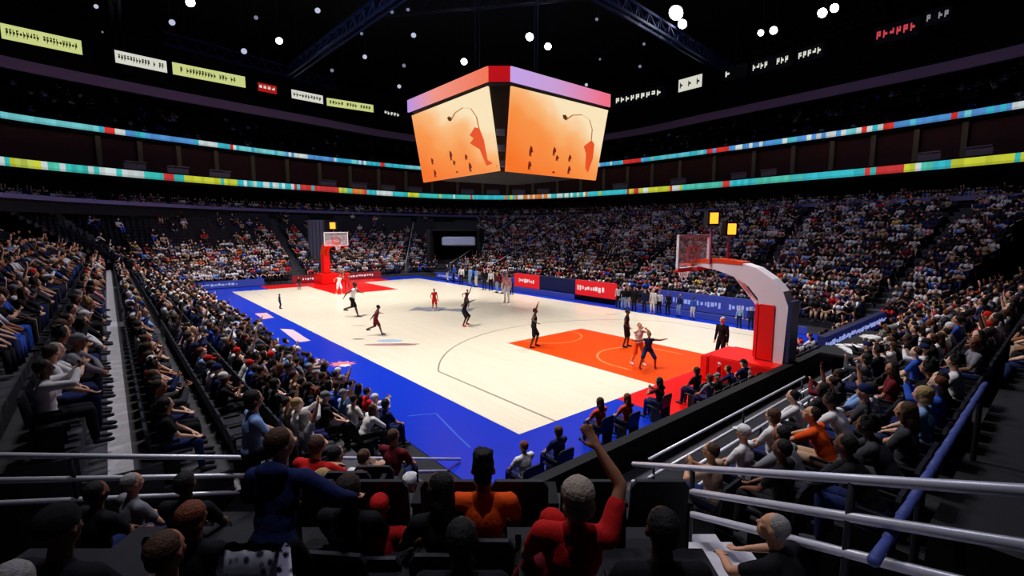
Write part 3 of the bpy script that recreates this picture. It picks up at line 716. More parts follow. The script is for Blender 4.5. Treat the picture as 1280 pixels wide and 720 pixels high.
def screenmat(name, flip):
    m = bpy.data.materials.new(name); m.use_nodes = True; n = m.node_tree; b = n.nodes['Principled BSDF']
    tc = n.nodes.new('ShaderNodeTexCoord'); sp = n.nodes.new('ShaderNodeSeparateXYZ'); n.links.new(tc.outputs['Generated'], sp.inputs[0])
    ad = n.nodes.new('ShaderNodeMath'); ad.operation = 'MULTIPLY_ADD'; ad.inputs[1].default_value = -.55 if flip else .55; ad.inputs[2].default_value = .55 if flip else 0
    n.links.new(sp.outputs['X'], ad.inputs[0]); a2 = n.nodes.new('ShaderNodeMath'); a2.operation = 'MULTIPLY_ADD'; a2.inputs[1].default_value = .62
    n.links.new(sp.outputs['Z'], a2.inputs[0]); n.links.new(ad.outputs[0], a2.inputs[2])
    nz = n.nodes.new('ShaderNodeTexNoise'); nz.inputs['Scale'].default_value = 2.2; n.links.new(tc.outputs['Generated'], nz.inputs['Vector'])
    a3 = n.nodes.new('ShaderNodeMath'); a3.operation = 'MULTIPLY_ADD'; a3.inputs[1].default_value = .35; n.links.new(nz.outputs['Fac'], a3.inputs[0]); n.links.new(a2.outputs[0], a3.inputs[2])
    r = n.nodes.new('ShaderNodeValToRGB'); e = r.color_ramp.elements
    e[0].position = .3; e[0].color = (*srgb(252, 118, 36), 1); e[1].position = 1.3 if False else 1.0; e[1].color = (*srgb(255, 232, 190), 1)
    e[1].position = 1.0; x = e.new(.66); x.color = (*srgb(253, 150, 72), 1); x = e.new(.87); x.color = (*srgb(255, 190, 125), 1)
    n.links.new(a3.outputs[0], r.inputs[0]); n.links.new(r.outputs[0], b.inputs['Emission Color']); b.inputs['Emission Strength'].default_value = .95
    b.inputs['Base Color'].default_value = (.01, .01, .01, 1); b.inputs['Roughness'].default_value = .5; return m
def bandmat(name, c0, c1, c2):
    m = bpy.data.materials.new(name); m.use_nodes = True; n = m.node_tree; b = n.nodes['Principled BSDF']
    tc = n.nodes.new('ShaderNodeTexCoord'); sp = n.nodes.new('ShaderNodeSeparateXYZ'); n.links.new(tc.outputs['Generated'], sp.inputs[0])
    r = n.nodes.new('ShaderNodeValToRGB'); e = r.color_ramp.elements; e[0].color = (*c0, 1); e[1].color = (*c2, 1); e[0].position = .02; e[1].position = .95; x = e.new(.4); x.color = (*c1, 1)
    n.links.new(sp.outputs['X'], r.inputs[0]); n.links.new(r.outputs[0], b.inputs['Emission Color']); b.inputs['Emission Strength'].default_value = .95; b.inputs['Base Color'].default_value = (.01, .01, .01, 1); return m
panel('band_screen', A2, A, zb, zt, .0, (0, 0), bandmat('band_left', srgb(190, 150, 225), srgb(245, 150, 130), srgb(245, 120, 85)), out=.1, tuck=.0)
panel('band_screen', B, B2, zb, zt, .0, (0, 0), bandmat('band_right', srgb(200, 165, 235), srgb(205, 160, 215), srgb(245, 110, 130)), out=.1, tuck=.0)
o, _, _ = panel('band_screen', A, B, zb, zt, .0, (0, 0), mat(srgb(190, 12, 20), emit=.9, name='red_band'), out=.1, tuck=.0); o['label'] = 'red corner band'
sl, qL, nL = panel('main_screen', A2 + wD * .15, A + wD * .15 * 0, zs1, zs0, .12, (.25, .05), screenmat('screen_left', False), out=.0)
sr, qR, nR = panel('main_screen', B, B2, zs1, zs0, .1, (.3, .35), screenmat('screen_right', False), out=.0)
for par, q, n_ in ((sl, qL, nL), (sr, qR, nR)):
    tl, tr, br_, bl = q
    def sp(s, t): return tl.lerp(tr, s).lerp(bl.lerp(br_, s), t) + n_ * .02 - base
    def blob(name, pts, c, em=1):
        bm = bmesh.new(); prism(bm, [sp(*p) for p in pts], (0, 0, 0), n_ * .015); return obj(name, bm, mat(c, emit=em, name='picture_' + name), par)
    R_ = par is sr
    for (x, y, h) in (((.2, .72, .1), (.21, .9, .12), (.47, .7, .14), (.5, .8, .07), (.66, .76, .08), (.69, .9, .13), (.52, .93, .03)) if not R_ else ((.22, .72, .14), (.22, .9, .12), (.46, .68, .12), (.5, .76, .08), (.64, .74, .1), (.65, .9, .12), (.48, .95, .03))):
        blob('player_picture', [(x - .008, y - h / 2), (x + .01, y - h / 2 + .02), (x + .02, y), (x + .004, y + h / 6), (x + .012, y + h / 2), (x - .003, y + h / 3), (x - .012, y + h / 2), (x - .016, y)], srgb(120, 30, 20), .9)
    x0 = .83 if not R_ else .86
    blob('coral_picture', [(x0 - .09, .5), (x0 - .02, .42), (x0 + .03, .45), (x0 + .06, .6), (x0 + .07, .85), (x0 + .12, .9), (x0 + .05, .92), (x0 + .0, .7), (x0 - .1, .6), (x0 - .05, .55)] if not R_ else [(x0 - .08, .55), (x0 + .0, .45), (x0 + .04, .5), (x0 + .05, .7), (x0 + .02, .9), (x0 - .02, .85), (x0 - .04, .65)], srgb(240, 85, 35), .9)
    blob('dark_picture', [(.5, .2), (.53, .19), (.56, .23), (.54, .26), (.51, .24)], srgb(90, 50, 20), .9)
    arcp = [(.54, .24), (.6, .17), (.7, .14), (.79, .18), (.84, .3), (.85, .45)]
    for (a, b) in zip(arcp, arcp[1:]):
        blob('court_line_picture', [(a[0], a[1]), (b[0], b[1]), (b[0] + .012, b[1] + .008), (a[0] + .012, a[1] + .008)], srgb(195, 120, 60), .9)
# vertical chamfer details
for k in range(3):
    m_ = (A + B) / 2 + (ctr - (A + B) / 2).normalized() * .7; m_.z = zs0 - 2.4 - k * .9
    bm = bmesh.new(); box(bm, m_ - base, (.5, .2, .35)); obj('speaker', bm, mat((.12, .15, .25), .5, name='speaker_grille'), sb)
for dx, dy in ((-2, -2), (2, -2), (2, 2), (-2, 2)):
    bm = bmesh.new(); a = Vector((ctr.x + dx, ctr.y + dy, zt)); cyl(bm, a - base, Vector((ctr.x + dx, ctr.y + dy, 35.6)) - base, .04, .04, 6); obj('cable', bm, DKSTEEL, sb)
# ------------------------------------------------------------------ roof trusses and lamps
def truss(x0, y0, x1, y1, z, label, w=.55, m=NAVYS, zs=None):
    a, b = at(x0, y0, z), at(x1, y1, z); o = empty('roof_truss', a); tag(o, label, 'truss')
    d = (b - a); L = d.length; dn = d.normalized(); s = dn.cross(Vector((0, 0, 1)))
    for k, (sx, sz) in enumerate(((-1, 0), (1, 0), (0, 1.6))):
        bm = bmesh.new(); off = s * sx * w * .7 + Vector((0, 0, sz)); beam(bm, off, d + off, w * .45, w * .45); obj('chord', bm, m, o)
    bm = bmesh.new(); n = max(4, int(L / 2.2))
    for k in range(n):
        p, q = d * (k / n), d * ((k + .5) / n); r = d * ((k + 1) / n); up = Vector((0, 0, 1.6))
        for sx in (-1, 1):
            beam(bm, p + s * sx * w * .7, q + up, .12, .12); beam(bm, q + up, r + s * sx * w * .7, .12, .12)
    obj('lattice', bm, m, o)
    for t in (.1, .5, .9):
        bm = bmesh.new(); cyl(bm, d * t + Vector((0, 0, 1.6)), d * t + Vector((0, 0, 35.6 - z)), .05, .05, 6); obj('hanger', bm, DKSTEEL, o)
truss(700, -30, 932, 106, 27, 'long navy roof truss sloping down right of the scoreboard')
truss(520, -16, 362, 96, 27, 'navy roof truss crossing towards the left signs')
truss(140, -40, 150, 96, 29, 'dim navy roof truss near the upper left', m=DKSTEEL)
truss(205, 55, 420, 112, 30, 'dim navy roof truss running behind the left lamps', .4)
truss(860, 112, 1110, 18, 30, 'thin dim roof truss above the right hand signs', .3, DKSTEEL)
truss(480, 20, 880, -15, 31, 'dim roof truss far above the scoreboard', .35, DKSTEEL)
truss(980, -20, 1240, 60, 31, 'dark roof truss at the upper right', .35, DKSTEEL)
LAMPW = mat((.92, .93, 1), emit=14, name='lamp_light'); LAMPD = mat((.6, .65, .85), emit=.8, name='dim_lamp_light')
LAMPQ = mat((.5, .55, .75), emit=.35, name='faint_lamp_light')
lamps = [(580, 77, 1, .5), (662, 46, 1, .55), (685, 58, 1, .5), (238, 3, 1, .5), (215, 28, .6, .45), (349, 51, 1, .45), (397, 13, .6, .4), (845, 16, 1, .9), (853, 30, 1, .6), (967, 38, 1, .5), (951, 41, 1, .4), (1028, 16, 1, .55), (1043, 10, 1, .5), (733, 106, .7, .35), (120, 8, .6, .3), (517, 44, .5, .42), (456, 71, .5, .4), (499, 108, .5, .42), (452, 42, .4, .25), (490, 15, .4, .25), (746, 24, .4, .25), (750, 74, .3, .2), (805, 55, .3, .25), (800, 83, .3, .3), (320, 22, .3, .3), (505, 82, .4, .35), (415, 88, .4, .35), (128, 40, .3, .15), (510, 12, .3, .25), (305, 64, .6, .5)]
for i, (x, y, s, r) in enumerate(lamps):
    r *= .85 if s > .9 else .7
    p = at(x, y, 28.5 + .3 * math.sin(i)); o = empty('flood_lamp', p)
    tgt = UW(19.8, 9.5, 0); d = (tgt - p).normalized()
    M = d.to_track_quat('-Z', 'Y').to_matrix().to_4x4()
    bm = bmesh.new(); cyl(bm, M @ Vector((0, 0, .55)), M @ Vector((0, 0, .0)), r * .45, r * 1.05, 16); obj('lamp_housing', bm, DKSTEEL, o)
    bm = bmesh.new(); cyl(bm, M @ Vector((0, 0, .0)), M @ Vector((0, 0, -.03)), r, r, 20); obj('lens', bm, LAMPW if s > .9 else (LAMPD if s > .45 else LAMPQ), o)
    bm = bmesh.new(); cyl(bm, M @ Vector((0, 0, .5)), M @ Vector((0, 0, .5)) + Vector((0, 0, 35.6 - p.z - .5)), .04, .04, 6); obj('hanger', bm, DKSTEEL, o)
    near_ = ['left of', 'above', 'right of'][0 if x < 515 else (1 if x < 760 else 2)] + ' the scoreboard'
    pos = ('bright' if s > .9 else 'dim') + ' roof lamp ' + near_
    tag(o, pos + ', ' + ordn(sorted(range(len(lamps)), key=lambda q: lamps[q][0]).index(i)) + ' of the roof lamps from the left', 'lamp')
# ------------------------------------------------------------------ basket stands
WPAD = mat(srgb(238, 225, 235), .45, name='white_padding', noise=.05, nscale=2); RPAD = mat(srgb(235, 20, 15), .45, name='red_padding', noise=.05, nscale=2)
ORP = mat(srgb(240, 70, 20), .4, name='orange_steel'); GLASS = None
def glass():
    m = bpy.data.materials.new('clear_backboard'); m.use_nodes = True; b = m.node_tree.nodes['Principled BSDF']
    b.inputs['Base Color'].default_value = (.85, .9, .95, 1); b.inputs['Alpha'].default_value = .22; b.inputs['Roughness'].default_value = .08; return m
GLASS = glass()
def basket(u_bb, w, sgn, label, armm, postm, basem, zt_=5.35, zbm=4.1, k=1.3):
    """sgn=+1: play area towards +u. Local frame: x = towards the court, y = across"""
    XB = 3.25 if sgn > 0 else 3.6; base_u = u_bb - sgn * XB
    o = empty('basketball_hoop', UW(base_u, w, 0)); tag(o, label, 'basketball hoop')
    bl = o.location.copy()
    def P(x, y, z): return UW(base_u + sgn * x, w + sgn * y, z) - bl
    def bx(name, x0, x1, y0, y1, z0, z1, m, par=o):
        bm = bmesh.new(); prism(bm, [P(x0, y0, 0), P(x1, y0, 0), P(x1, y1, 0), P(x0, y1, 0)], (0, 0, z0), (0, 0, z1))
        bmesh.ops.bevel(bm, geom=bm.edges[:], offset=.04, segments=2, affect='EDGES') if (min(abs(x1 - x0), abs(y1 - y0), z1 - z0) > .15) else None
        return obj(name, bm, m, par)
    bx('base', -.6, 1.9, -1.05, 1.05, .02, 1.0, basem)
    bx('base_pad', 1.9, 2.2, -1.1, 1.1, .02, .95, RPAD)
    # one continuous arm: up the post, over the bend, out to the backboard
    X = XB - .3; kx = (XB - .3) / 4.25
    outer = [(-.35, 1.0), (-.42, 3.0), (-.22, 3.5), (.15, 3.9), (.7, 4.25), (1.3, 4.42), (2.1, 4.5), (X, 4.42)]
    inner = [(X, 4.2), (2.2, 4.1), (1.5, 3.9), (.95, 3.6), (.6, 3.2), (.5, 2.7), (.48, 2.2), (.46, 1.0)]
    bm = bmesh.new(); poly = [P(x, -.3, z) for x, z in outer + inner]; sh = P(0, .3, 0) - P(0, -.3, 0); prism(bm, poly, (0, 0, 0), sh)
    obj('arm', bm, armm, o)
    bm = bmesh.new(); poly = [P(x, -.32, z + .015) for x, z in [(1.2, 4.42), (2.1, 4.51), (X + .1, 4.43)]] + [P(x, -.32, z) for x, z in [(X + .1, 4.3), (2.1, 4.38), (1.2, 4.33)]]; prism(bm, poly, (0, 0, 0), P(0, .32, 0) - P(0, -.32, 0)); obj('arm_trim', bm, ORP, o)
    bx('post_pad', .5, .66, -.34, .34, 1.05, 3.0, postm)
    bx('side_panel', .0, .5, -.34, -.3, 1.05, 3.0, postm)
    bx('side_panel', .0, .5, .3, .34, 1.05, 3.0, postm)
    bx('rear_panel', -.55, -.44, -.34, .34, 1.1, 3.2, mat((.02, .03, .1), .4, name='navy_rear_pad'))
    # strut
    bm = bmesh.new(); cyl(bm, P(.5, 0, 2.7), P(1.6, 0, 3.95), .07, .07, 8); obj('strut', bm, armm, o)
    # backboard
    bb = bx('backboard', XB - .02, XB + .02, -1.15, 1.15, zbm, zt_, GLASS)
    fr = mat((.8, .8, .82), .4, name='backboard_frame')
    bm = bmesh.new(); t = .05
    for (y0, y1, z0, z1) in ((-1.2, 1.2, zt_ - .04, zt_ + .05), (-1.2, 1.2, zbm - .05, zbm + .04), (-1.2, -1.12, zbm, zt_), (1.12, 1.2, zbm, zt_)):
        c = [P(XB - .05, y0, z0), P(XB + .05, y0, z0), P(XB + .05, y1, z0), P(XB - .05, y1, z0)]; prism(bm, c, (0, 0, 0), (0, 0, z1 - z0))
    obj('frame', bm, fr, bb)
    bm = bmesh.new()
    for (y0, y1, z0, z1) in ((-.38, .38, zbm + .78, zbm + .83), (-.38, .38, zbm + .25, zbm + .3), (-.4, -.35, zbm + .25, zbm + .83), (.35, .4, zbm + .25, zbm + .83)):
        c = [P(XB + .02, y0, z0), P(XB + .04, y0, z0), P(XB + .04, y1, z0), P(XB + .02, y1, z0)]; prism(bm, c, (0, 0, 0), (0, 0, z1 - z0))
    obj('target_square', bm, RPAD, bb)
    bm = bmesh.new()
    for (y0, y1) in ((-1.2, -.2), (.2, 1.2)):
        c = [P(XB - .06, y0, zbm - .12), P(XB + .08, y0, zbm - .12), P(XB + .08, y1, zbm - .12), P(XB - .06, y1, zbm - .12)]; prism(bm, c, (0, 0, 0), (0, 0, .12))
    obj('edge_pad', bm, RPAD, bb)
    # rim and net
    rc = P(XB + .4, 0, zbm + .12); bm = bmesh.new(); n = 24; rr = .3
    ring = [rc + Vector((rr * math.cos(2 * PI * i / n), rr * math.sin(2 * PI * i / n), 0)) for i in range(n + 1)]
    tube(bm, ring, .018, 6); beam(bm, P(XB + .02, 0, zbm + .12), P(XB + .12, 0, zbm + .12), .2, .1); rim = obj('rim', bm, ORP, o)
    bm = bmesh.new(); NR = 12
    for lv in range(4):
        r0, r1 = rr * (1 - .14 * lv), rr * (1 - .14 * (lv + 1)); z0, z1 = -.14 * lv, -.14 * (lv + 1)
        for i in range(NR):
            a0 = 2 * PI * (i + .5 * (lv % 2)) / NR
            for q in (-.5, .5):
                a1 = a0 + 2 * PI * q / NR
                cyl(bm, rc + Vector((r0 * math.cos(a0), r0 * math.sin(a0), z0)), rc + Vector((r1 * math.cos(a1), r1 * math.sin(a1), z1)), .008, .008, 4)
    obj('net', bm, WHT, rim)
    return o, P, bl
h1, P1, bl1 = basket(.35, 9.45, 1, 'near basketball hoop with white curved arm and red padded base', WPAD, RPAD, RPAD)
h2, P2, bl2 = basket(CL - .9, 9.3, -1, 'far basketball hoop with orange arm on red painted floor', ORP, RPAD, RPAD, 5.3, 4.0)
SHOT = mat((1, .32, .02), emit=2.2, name='amber_digits')
def shotclock(o, P, w_, h_, cz, label, y=0, x=3.0):
    """amber lit shot clock box on a pole above the backboard"""
    bm = bmesh.new(); c = P(x, y, cz)
    box(bm, c, (w_ + .14, .4, h_ + .14), None); cl = obj('shot_clock', bm, BLACK, o)
    bm = bmesh.new(); box(bm, c + Vector((0, -.21, 0)), (w_, .03, h_)); obj('lit_face', bm, SHOT, cl)
    bm = bmesh.new(); cyl(bm, P(x, y, 4.3), P(x, y, cz - h_ / 2), .05, .05, 8); obj('clock_pole', bm, mat((.5, .12, .25), .4, name='plum_pole'), cl)
shotclock(h2, P2, .55, .62, 6.0, '')
shotclock(h1, P1, .3, .4, 6.02, '', -.35, 2.4)
shotclock(h1, P1, .3, .4, 5.62, '', .25, 2.0)
# ------------------------------------------------------------------ advertising boards
def board(x0, x1, w, z0, z1, m, label, marks=None, mm=WHT, along='u', seed=1, rows=1, lean=0):
    """board along u at fixed w (or along w at fixed u) facing the court"""
    Q = (lambda a, b, z: UW(a, b, z)) if along == 'u' else (lambda a, b, z: UW(b, a, z))
    s = -1 if (along == 'u' and w > 0) else 1
    if along == 'u' and w < 0: s = 1
    if along == 'w': s = -1
    base = Q(x0, w, 0); o = empty('advertising_board', base); tag(o, label, 'advertising board')
    bm = bmesh.new(); prism(bm, [Q(x0, w, z0) - base, Q(x1, w, z0) - base, Q(x1, w - s * .3, z0) - base, Q(x0, w - s * .3, z0) - base], (0, 0, 0), (0, 0, z1 - z0)); obj('panel', bm, m, o)
    bm = bmesh.new(); prism(bm, [Q(x0, w, 0) - base, Q(x1, w, 0) - base, Q(x1, w - s * .35, 0) - base, Q(x0, w - s * .35, 0) - base], (0, 0, 0), (0, 0, z0)); obj('foot', bm, BLACK, o)
    if marks:
        r = random.Random(seed); bm = bmesh.new(); L = x1 - x0; t = x0 + L * marks[0]; e = x0 + L * marks[1]; h = z1 - z0
        zc = z0 + h * .5
        while t < e:
            wd = r.uniform(.1, .26); hh = h * r.uniform(.16, .34); zz = zc + r.uniform(-.04, .04)
            prism(bm, [Q(t, w + s * .012, zz - hh / 2) - base, Q(min(t + wd, e), w + s * .012, zz - hh / 2) - base, Q(min(t + wd, e), w + s * .012, zz + hh / 2) - base, Q(t, w + s * .012, zz + hh / 2) - base], (0, 0, 0), Q(0, s * .01, 0) - Q(0, 0, 0)) ; t += wd + r.uniform(.04, .14)
        obj('lettering', bm, mm, o)
    return o
RE = mat(srgb(235, 30, 35), emit=.85, name='red_led'); NV = mat(srgb(12, 22, 70), emit=.7, name='navy_led'); BL = mat(srgb(50, 62, 160), emit=.75, name='blue_led'); WL = mat(srgb(250, 225, 225), emit=.9, name='white_led'); PB = mat(srgb(150, 165, 230), emit=.9, name='pale_led'); RL = mat(srgb(225, 60, 90), emit=.9, name='coral_led'); BD = mat(srgb(22, 28, 85), emit=.55, name='deep_blue_led')
BW = 20.3
def u_of(px, z=.6):
    lo, hi = -5, 42
    for _ in range(40):
        m_ = (lo + hi) / 2; x = proj(UW(m_, BW, z))[0]
        if x < px: hi = m_
        else: lo = m_
    return m_
us = [u_of(x) for x in (545, 575, 643, 674, 719, 768)]
board(us[1] - .0, us[0], BW, .1, .75, BL, 'low blue board along the far sideline at the far corner', (.1, .9), PB, seed=2)
board(us[3], us[2], BW, .42, 1.6, RE, 'red lit board with white lettering, left of the navy board', (.2, .8), WL, seed=3)
board(us[4], us[3] - .02, BW, .42, 1.6, NV, 'plain dark navy lit board between two red boards')
board(us[5], us[4] - .02, BW, .42, 1.6, RE, 'red lit board with white swooshes, right of the navy board', (.25, .95), WL, seed=5)
board(us[4] - .0, us[2], BW - .35, .02, .4, BL, 'thin blue lit strip under the navy board on the far sideline')
u2 = [u_of(x) for x in (822, 905, 960, 1010)]
board(u2[1], u2[0], BW, .42, 1.5, BL, 'blue lit board with pale lettering behind the key', (.05, .95), PB, seed=8)
board(u2[2], u2[1] - .05, BW, .42, 1.5, BL, 'blue lit board seen through the white hoop arm', (.05, .9), PB, seed=9)
board(u2[3] + .0, u2[5] if len(u2) > 5 else us[5] - .4, BW - .35, .02, .38, BL, 'long low blue strip at the foot of the scorer tables')
board(13.8, 27.5, -3.15, .55, 1.25, BD, 'upper dark blue lit board right of the near hoop', (.0, .95), PB, along='w', seed=11)
board(12.6, 26.0, -2.3, .02, .5, BD, 'lower dark blue lit board with coral lettering right of near hoop', (.05, .8), RL, along='w', seed=12)
board(6.2, 16.0, CL + 3.5, .05, .75, mat(srgb(200, 30, 45), emit=.4, name='dim_red_led'), 'red board behind the far basket', (.1, .9), WL, along='w', seed=14)
board(-2.4, 3.5, CL + 3.5, .05, .7, BL, 'pale blue board in the far left corner behind the baseline', (.1, .6), PB, along='w', seed=15)
# scorer tables
for i, px in enumerate((780, 800)):
    pass
# black barrier along the front of the near end stand
bm = bmesh.new(); uwslab(bm, [(-3.4, -3.4), (-3.4, 13.3), (-3.55, 13.3), (-3.55, -3.4)], 0, 1.0); uwslab(bm, [(-3.35, -3.4), (-3.35, 13.3), (-3.6, 13.3), (-3.6, -3.4)], 1.0, 1.06)
tag(obj('barrier', bm, BLACK, None, loc=UW(-3.4, -3.4, 0)), 'long low black barrier wall between courtside seats and near end stand', 'barrier')
bm = bmesh.new(); uwslab(bm, [(-4.6, 9.6), (-4.6, 14.2), (-6.2, 14.2), (-6.2, 9.6)], .3, 1.55); uwslab(bm, [(-4.3, 9.3), (-4.3, 14.6), (-6.3, 14.6), (-6.3, 9.3)], 1.55, 1.62)
tag(obj('camera_table', bm, BLACK, None, loc=UW(-5, 9.6, .3)), 'black draped table behind the near hoop base', 'table')
bm = bmesh.new()
for k in range(40):
    t = random.random(); s_ = random.random(); p = UW(-4.5 - 1.6 * s_, 9.8 + 4.2 * t, 1.63); box(bm, p, (.22, .3, .02 + .06 * random.random()), None)
tag(obj('paper_sheets', bm, WHT), 'loose white papers scattered on the black draped table', 'papers', kind='stuff')
# ------------------------------------------------------------------ railings
def railing(pts, heights, r, label, posts, name='metal_railing', par=None):
    """pts: foot points along the stairs, heights: rail heights"""
    base = Vector(pts[0]); o = empty(name, base); tag(o, label, 'railing')
    for h in heights:
        bm = bmesh.new(); tube(bm, [Vector(p) + Vector((0, 0, h)) - base for p in pts], r, 12); obj('rail', bm, STEEL, o, True)
    for t in posts:
        i = int(t); f = t - i; p = Vector(pts[i]).lerp(Vector(pts[min(i + 1, len(pts) - 1)]), f)
        bm = bmesh.new(); cyl(bm, p - base + Vector((0, 0, -.06)), p - base + Vector((0, 0, heights[0])), r * .8, r * .8, 10); obj('post', bm, DKSTEEL, o, True)
    return o
# top-rail points taken where the rails stand, foot .95 below
def pt(px, py, d): return atd(px, py, d)
sp_ = .3
def tri(points):   # points: (px, y_top, y_mid) -> distance from rail spacing
    out = []
    for (x, y0, y1) in points:
        d = sp_ * F / (y1 - y0) * CP; p = atd(x, y0, d); out.append(p - Vector((0, 0, .95)))
    return out
RR = tri([(790, 580, 608), (865, 587, 616), (1065, 600, 646), (1285, 613, 689)])
r0, r1 = RR[0], RR[3]
a_ = atd(792, 580, 6.9); b_ = atd(1400, 622, 1.95)
a_ -= Vector((0, 0, .95)); b_ -= Vector((0, 0, .95))
def on_line(px):
    k = (px - 640) / F
    # perspective: solve x = k * depth
    f = lambda t: (lambda p: proj(p)[0] - px)(a_.lerp(b_, t) + Vector((0, 0, .95)))
    lo, hi = 0, 1
    for _ in range(50):
        m_ = (lo + hi) / 2
        if f(m_) < 0: lo = m_
        else: hi = m_
    return lo
railing([a_, b_], [.95, .66, .38], .036, 'steel stair railing at the lower right with three sloping rails', [on_line(866), on_line(1066)])
aL = atd(-60, 569, 4.9) - Vector((0, 0, .95)); bL = atd(575, 574, 11.0) - Vector((0, 0, .95))
railing([aL, bL], [.95, .65, .37], .036, 'steel railing crossing the lower left in front of the left stand', [.12, .42, .8])
for (u, w0, w1, z, lab) in ((-6.0, -1.9, 3.2, 1.05, 'steel handrail along the near end walkway beside the raised arm'), (-5.6, 3.9, 8.2, .85, 'second steel handrail along the near end walkway, farther right'), (-4.9, -1.2, 6.2, .6, 'low dark handrail nearest the black barrier')):
    pts = [UW(u, w0, z), UW(u, w1, z)]
    railing(pts, [.95, .6], .03, lab, [.02, .5, .98])
# blue padded rail at the right
bm = bmesh.new(); pts = [UW(-8.85, w, 3.6) + Vector((0, 0, .015 * math.sin(w * 9))) for w in np.arange(-4.85, .6, .35)]
for a, b in zip(pts, pts[1:]): capsule(bm, a, .038, b, .03, 10)
o = obj('padded_rail', bm, mat(srgb(75, 90, 165), .5, name='blue_vinyl', noise=.4, nscale=5, bump=.6), None, True, loc=pts[0]); tag(o, 'blue padded rail running up the right side beside the dark seats', 'rail')
for w in (-3.5, 0):
    bm = bmesh.new(); p = UW(-8.85, w, 3.57) - pts[0]; cyl(bm, p, p - Vector((0, 0, 1.0)), .03, .03, 8); obj('post', bm, DKSTEEL, o)
# dark wall right edge
# corner: portal, grey box, curtain
p0, p1 = at(552, 330, 2.2), at(597, 330, 2.2)
bm = bmesh.new()
q0, q1 = atd(541, 330, 62), atd(596, 330, 62)
ts = empty('tunnel_entrance', ((q0 + q1) / 2).xy.to_3d()); tag(ts, 'dark tunnel entrance in the far corner under a pale blue header box', 'tunnel')
tb = ts.location.copy()
bm = bmesh.new(); zt2 = atd(570, 286, 62).z; cx = (q0.x + q1.x) / 2
for (x0, x1, y0, y1, z0, z1) in ((q0.x - .4, q0.x, 60, 72, .0, zt2), (q1.x, q1.x + .4, 62, 72, .0, zt2), (q0.x, q1.x, 70, 72, 0, zt2), (q0.x, q1.x, 62, 70, zt2 - .3, zt2)):
    box(bm, Vector(((x0 + x1) / 2, (y0 + y1) / 2, (z0 + z1) / 2)) - tb, (x1 - x0, y1 - y0, z1 - z0))
obj('tunnel_walls', bm, BLACK, ts)
a, b = atd(553, 296, 60), atd(594, 307, 60); bm = bmesh.new(); box(bm, (a + b) / 2 - tb, (b.x - a.x, 1.2, a.z - b.z)); bmesh.ops.bevel(bm, geom=bm.edges[:], offset=.12, segments=2, affect='EDGES')
obj('header_box', bm, mat(srgb(150, 160, 190), .5, name='pale_box', emit=0, noise=.2), ts)
a, b = atd(384, 275, 57), atd(408, 333, 57); bm = bmesh.new(); n = 14
vs = []
for i in range(n + 1):
    x = a.x + (b.x - a.x) * i / n; y = 57 + .18 * math.sin(i * 2.1); vs.append((x, y))
poly = [(x, y) for x, y in vs] + [(x, y + .08) for x, y in vs[::-1]]; slab(bm, poly, b.z, a.z); tag(obj('curtain', bm, mat((.12, .13, .2), .9, name='grey_drape'), None, loc=(a.x, 57, b.z)), 'tall grey curtain hanging left of the far basket', 'curtain')
# ------------------------------------------------------------------ seats
def seat_mesh():
    out = {}
    bm = bmesh.new(); box(bm, (0, .1, .43), (.46, .42, .05)); box(bm, (0, .3, .42), (.44, .04, .06)); bmesh.ops.bevel(bm, geom=bm.edges[:], offset=.012, segments=1, affect='EDGES'); out['seat'] = bm
    bm = bmesh.new()
    P = [(-.23, 0), (-.23, .34), (-.19, .4), (.19, .4), (.23, .34), (.23, 0)]
    prism(bm, [(x, -.14 - .14 * z, .46 + z) for x, z in P], (0, 0, 0), (0, -.04, 0)); out['backrest'] = bm
    bm = bmesh.new()
    for s in (-1, 1): box(bm, (s * .26, -.0, .22), (.03, .3, .44)); box(bm, (s * .26, .0, .62), (.045, .34, .035)); box(bm, (s * .26, -.12, .52), (.03, .05, .2))
    box(bm, (0, -.0, .36), (.55, .05, .05)); out['frame'] = bm
    r = {}
    for k, b in out.items():
        bmesh.ops.recalc_face_normals(b, faces=b.faces); me = bpy.data.meshes.new('seat_' + k); b.to_mesh(me); b.free(); me.materials.append(SEATM if k != 'frame' else BLACK); r[k] = me
    return r
SM = seat_mesh()
def stadium_seat(loc, rz, label, group=None):
    o = bpy.data.objects.new('stadium_seat', SM['frame']); COL.objects.link(o); o.location = loc; o.rotation_euler = (0, 0, rz); tag(o, label, 'seat', group)
    for k in ('seat', 'backrest'):
        c = bpy.data.objects.new(k, SM[k]); COL.objects.link(c); c.parent = o
    return o
#@@PEOPLE@@
# ------------------------------------------------------------------ players and officials (foot pixel, height in pixels)
def ground(px, py, z=0): return at(px, py, z)
ST_ = {}
def P_(name, *a, **k):
    kw = {q: k.pop(q) for q in ('sleeve', 'short', 'hood') if q in k}
    make_template(name, Pose(*a, **k), **kw)
P_('run', (0, 0, .9), (.02, .3), hands=[(-.3, .35, 1.15), (.3, -.25, 1.0)], poles=[(-1, -.5, -.5), (1, -.8, 0)], feet=[(-.1, -.45, .35), (.1, .3, .09)], kpoles=[(0, 1, .1), (0, 1, 0)], short=True, sleeve='none')
P_('guard', (0, 0, .8), (0, .3), hands=[(-.62, .3, 1.3), (.62, .25, 1.2)], poles=[(-.3, -1, -.5), (.3, -1, -.5)], feet=[(-.32, .0, .09), (.32, .1, .09)], kpoles=[(-.3, 1, 0), (.3, 1, 0)], short=True, sleeve='none')
P_('reach', (0, 0, .9), (-.15, .1), hands=[(-.42, .25, 1.95), (.45, .1, 1.15)], poles=[(-1, 0, .3), (1, -.4, -.5)], feet=[(-.16, .1, .09), (.2, -.15, .09)], kpoles=[(0, 1, 0), (0, 1, 0)], short=True, sleeve='none')
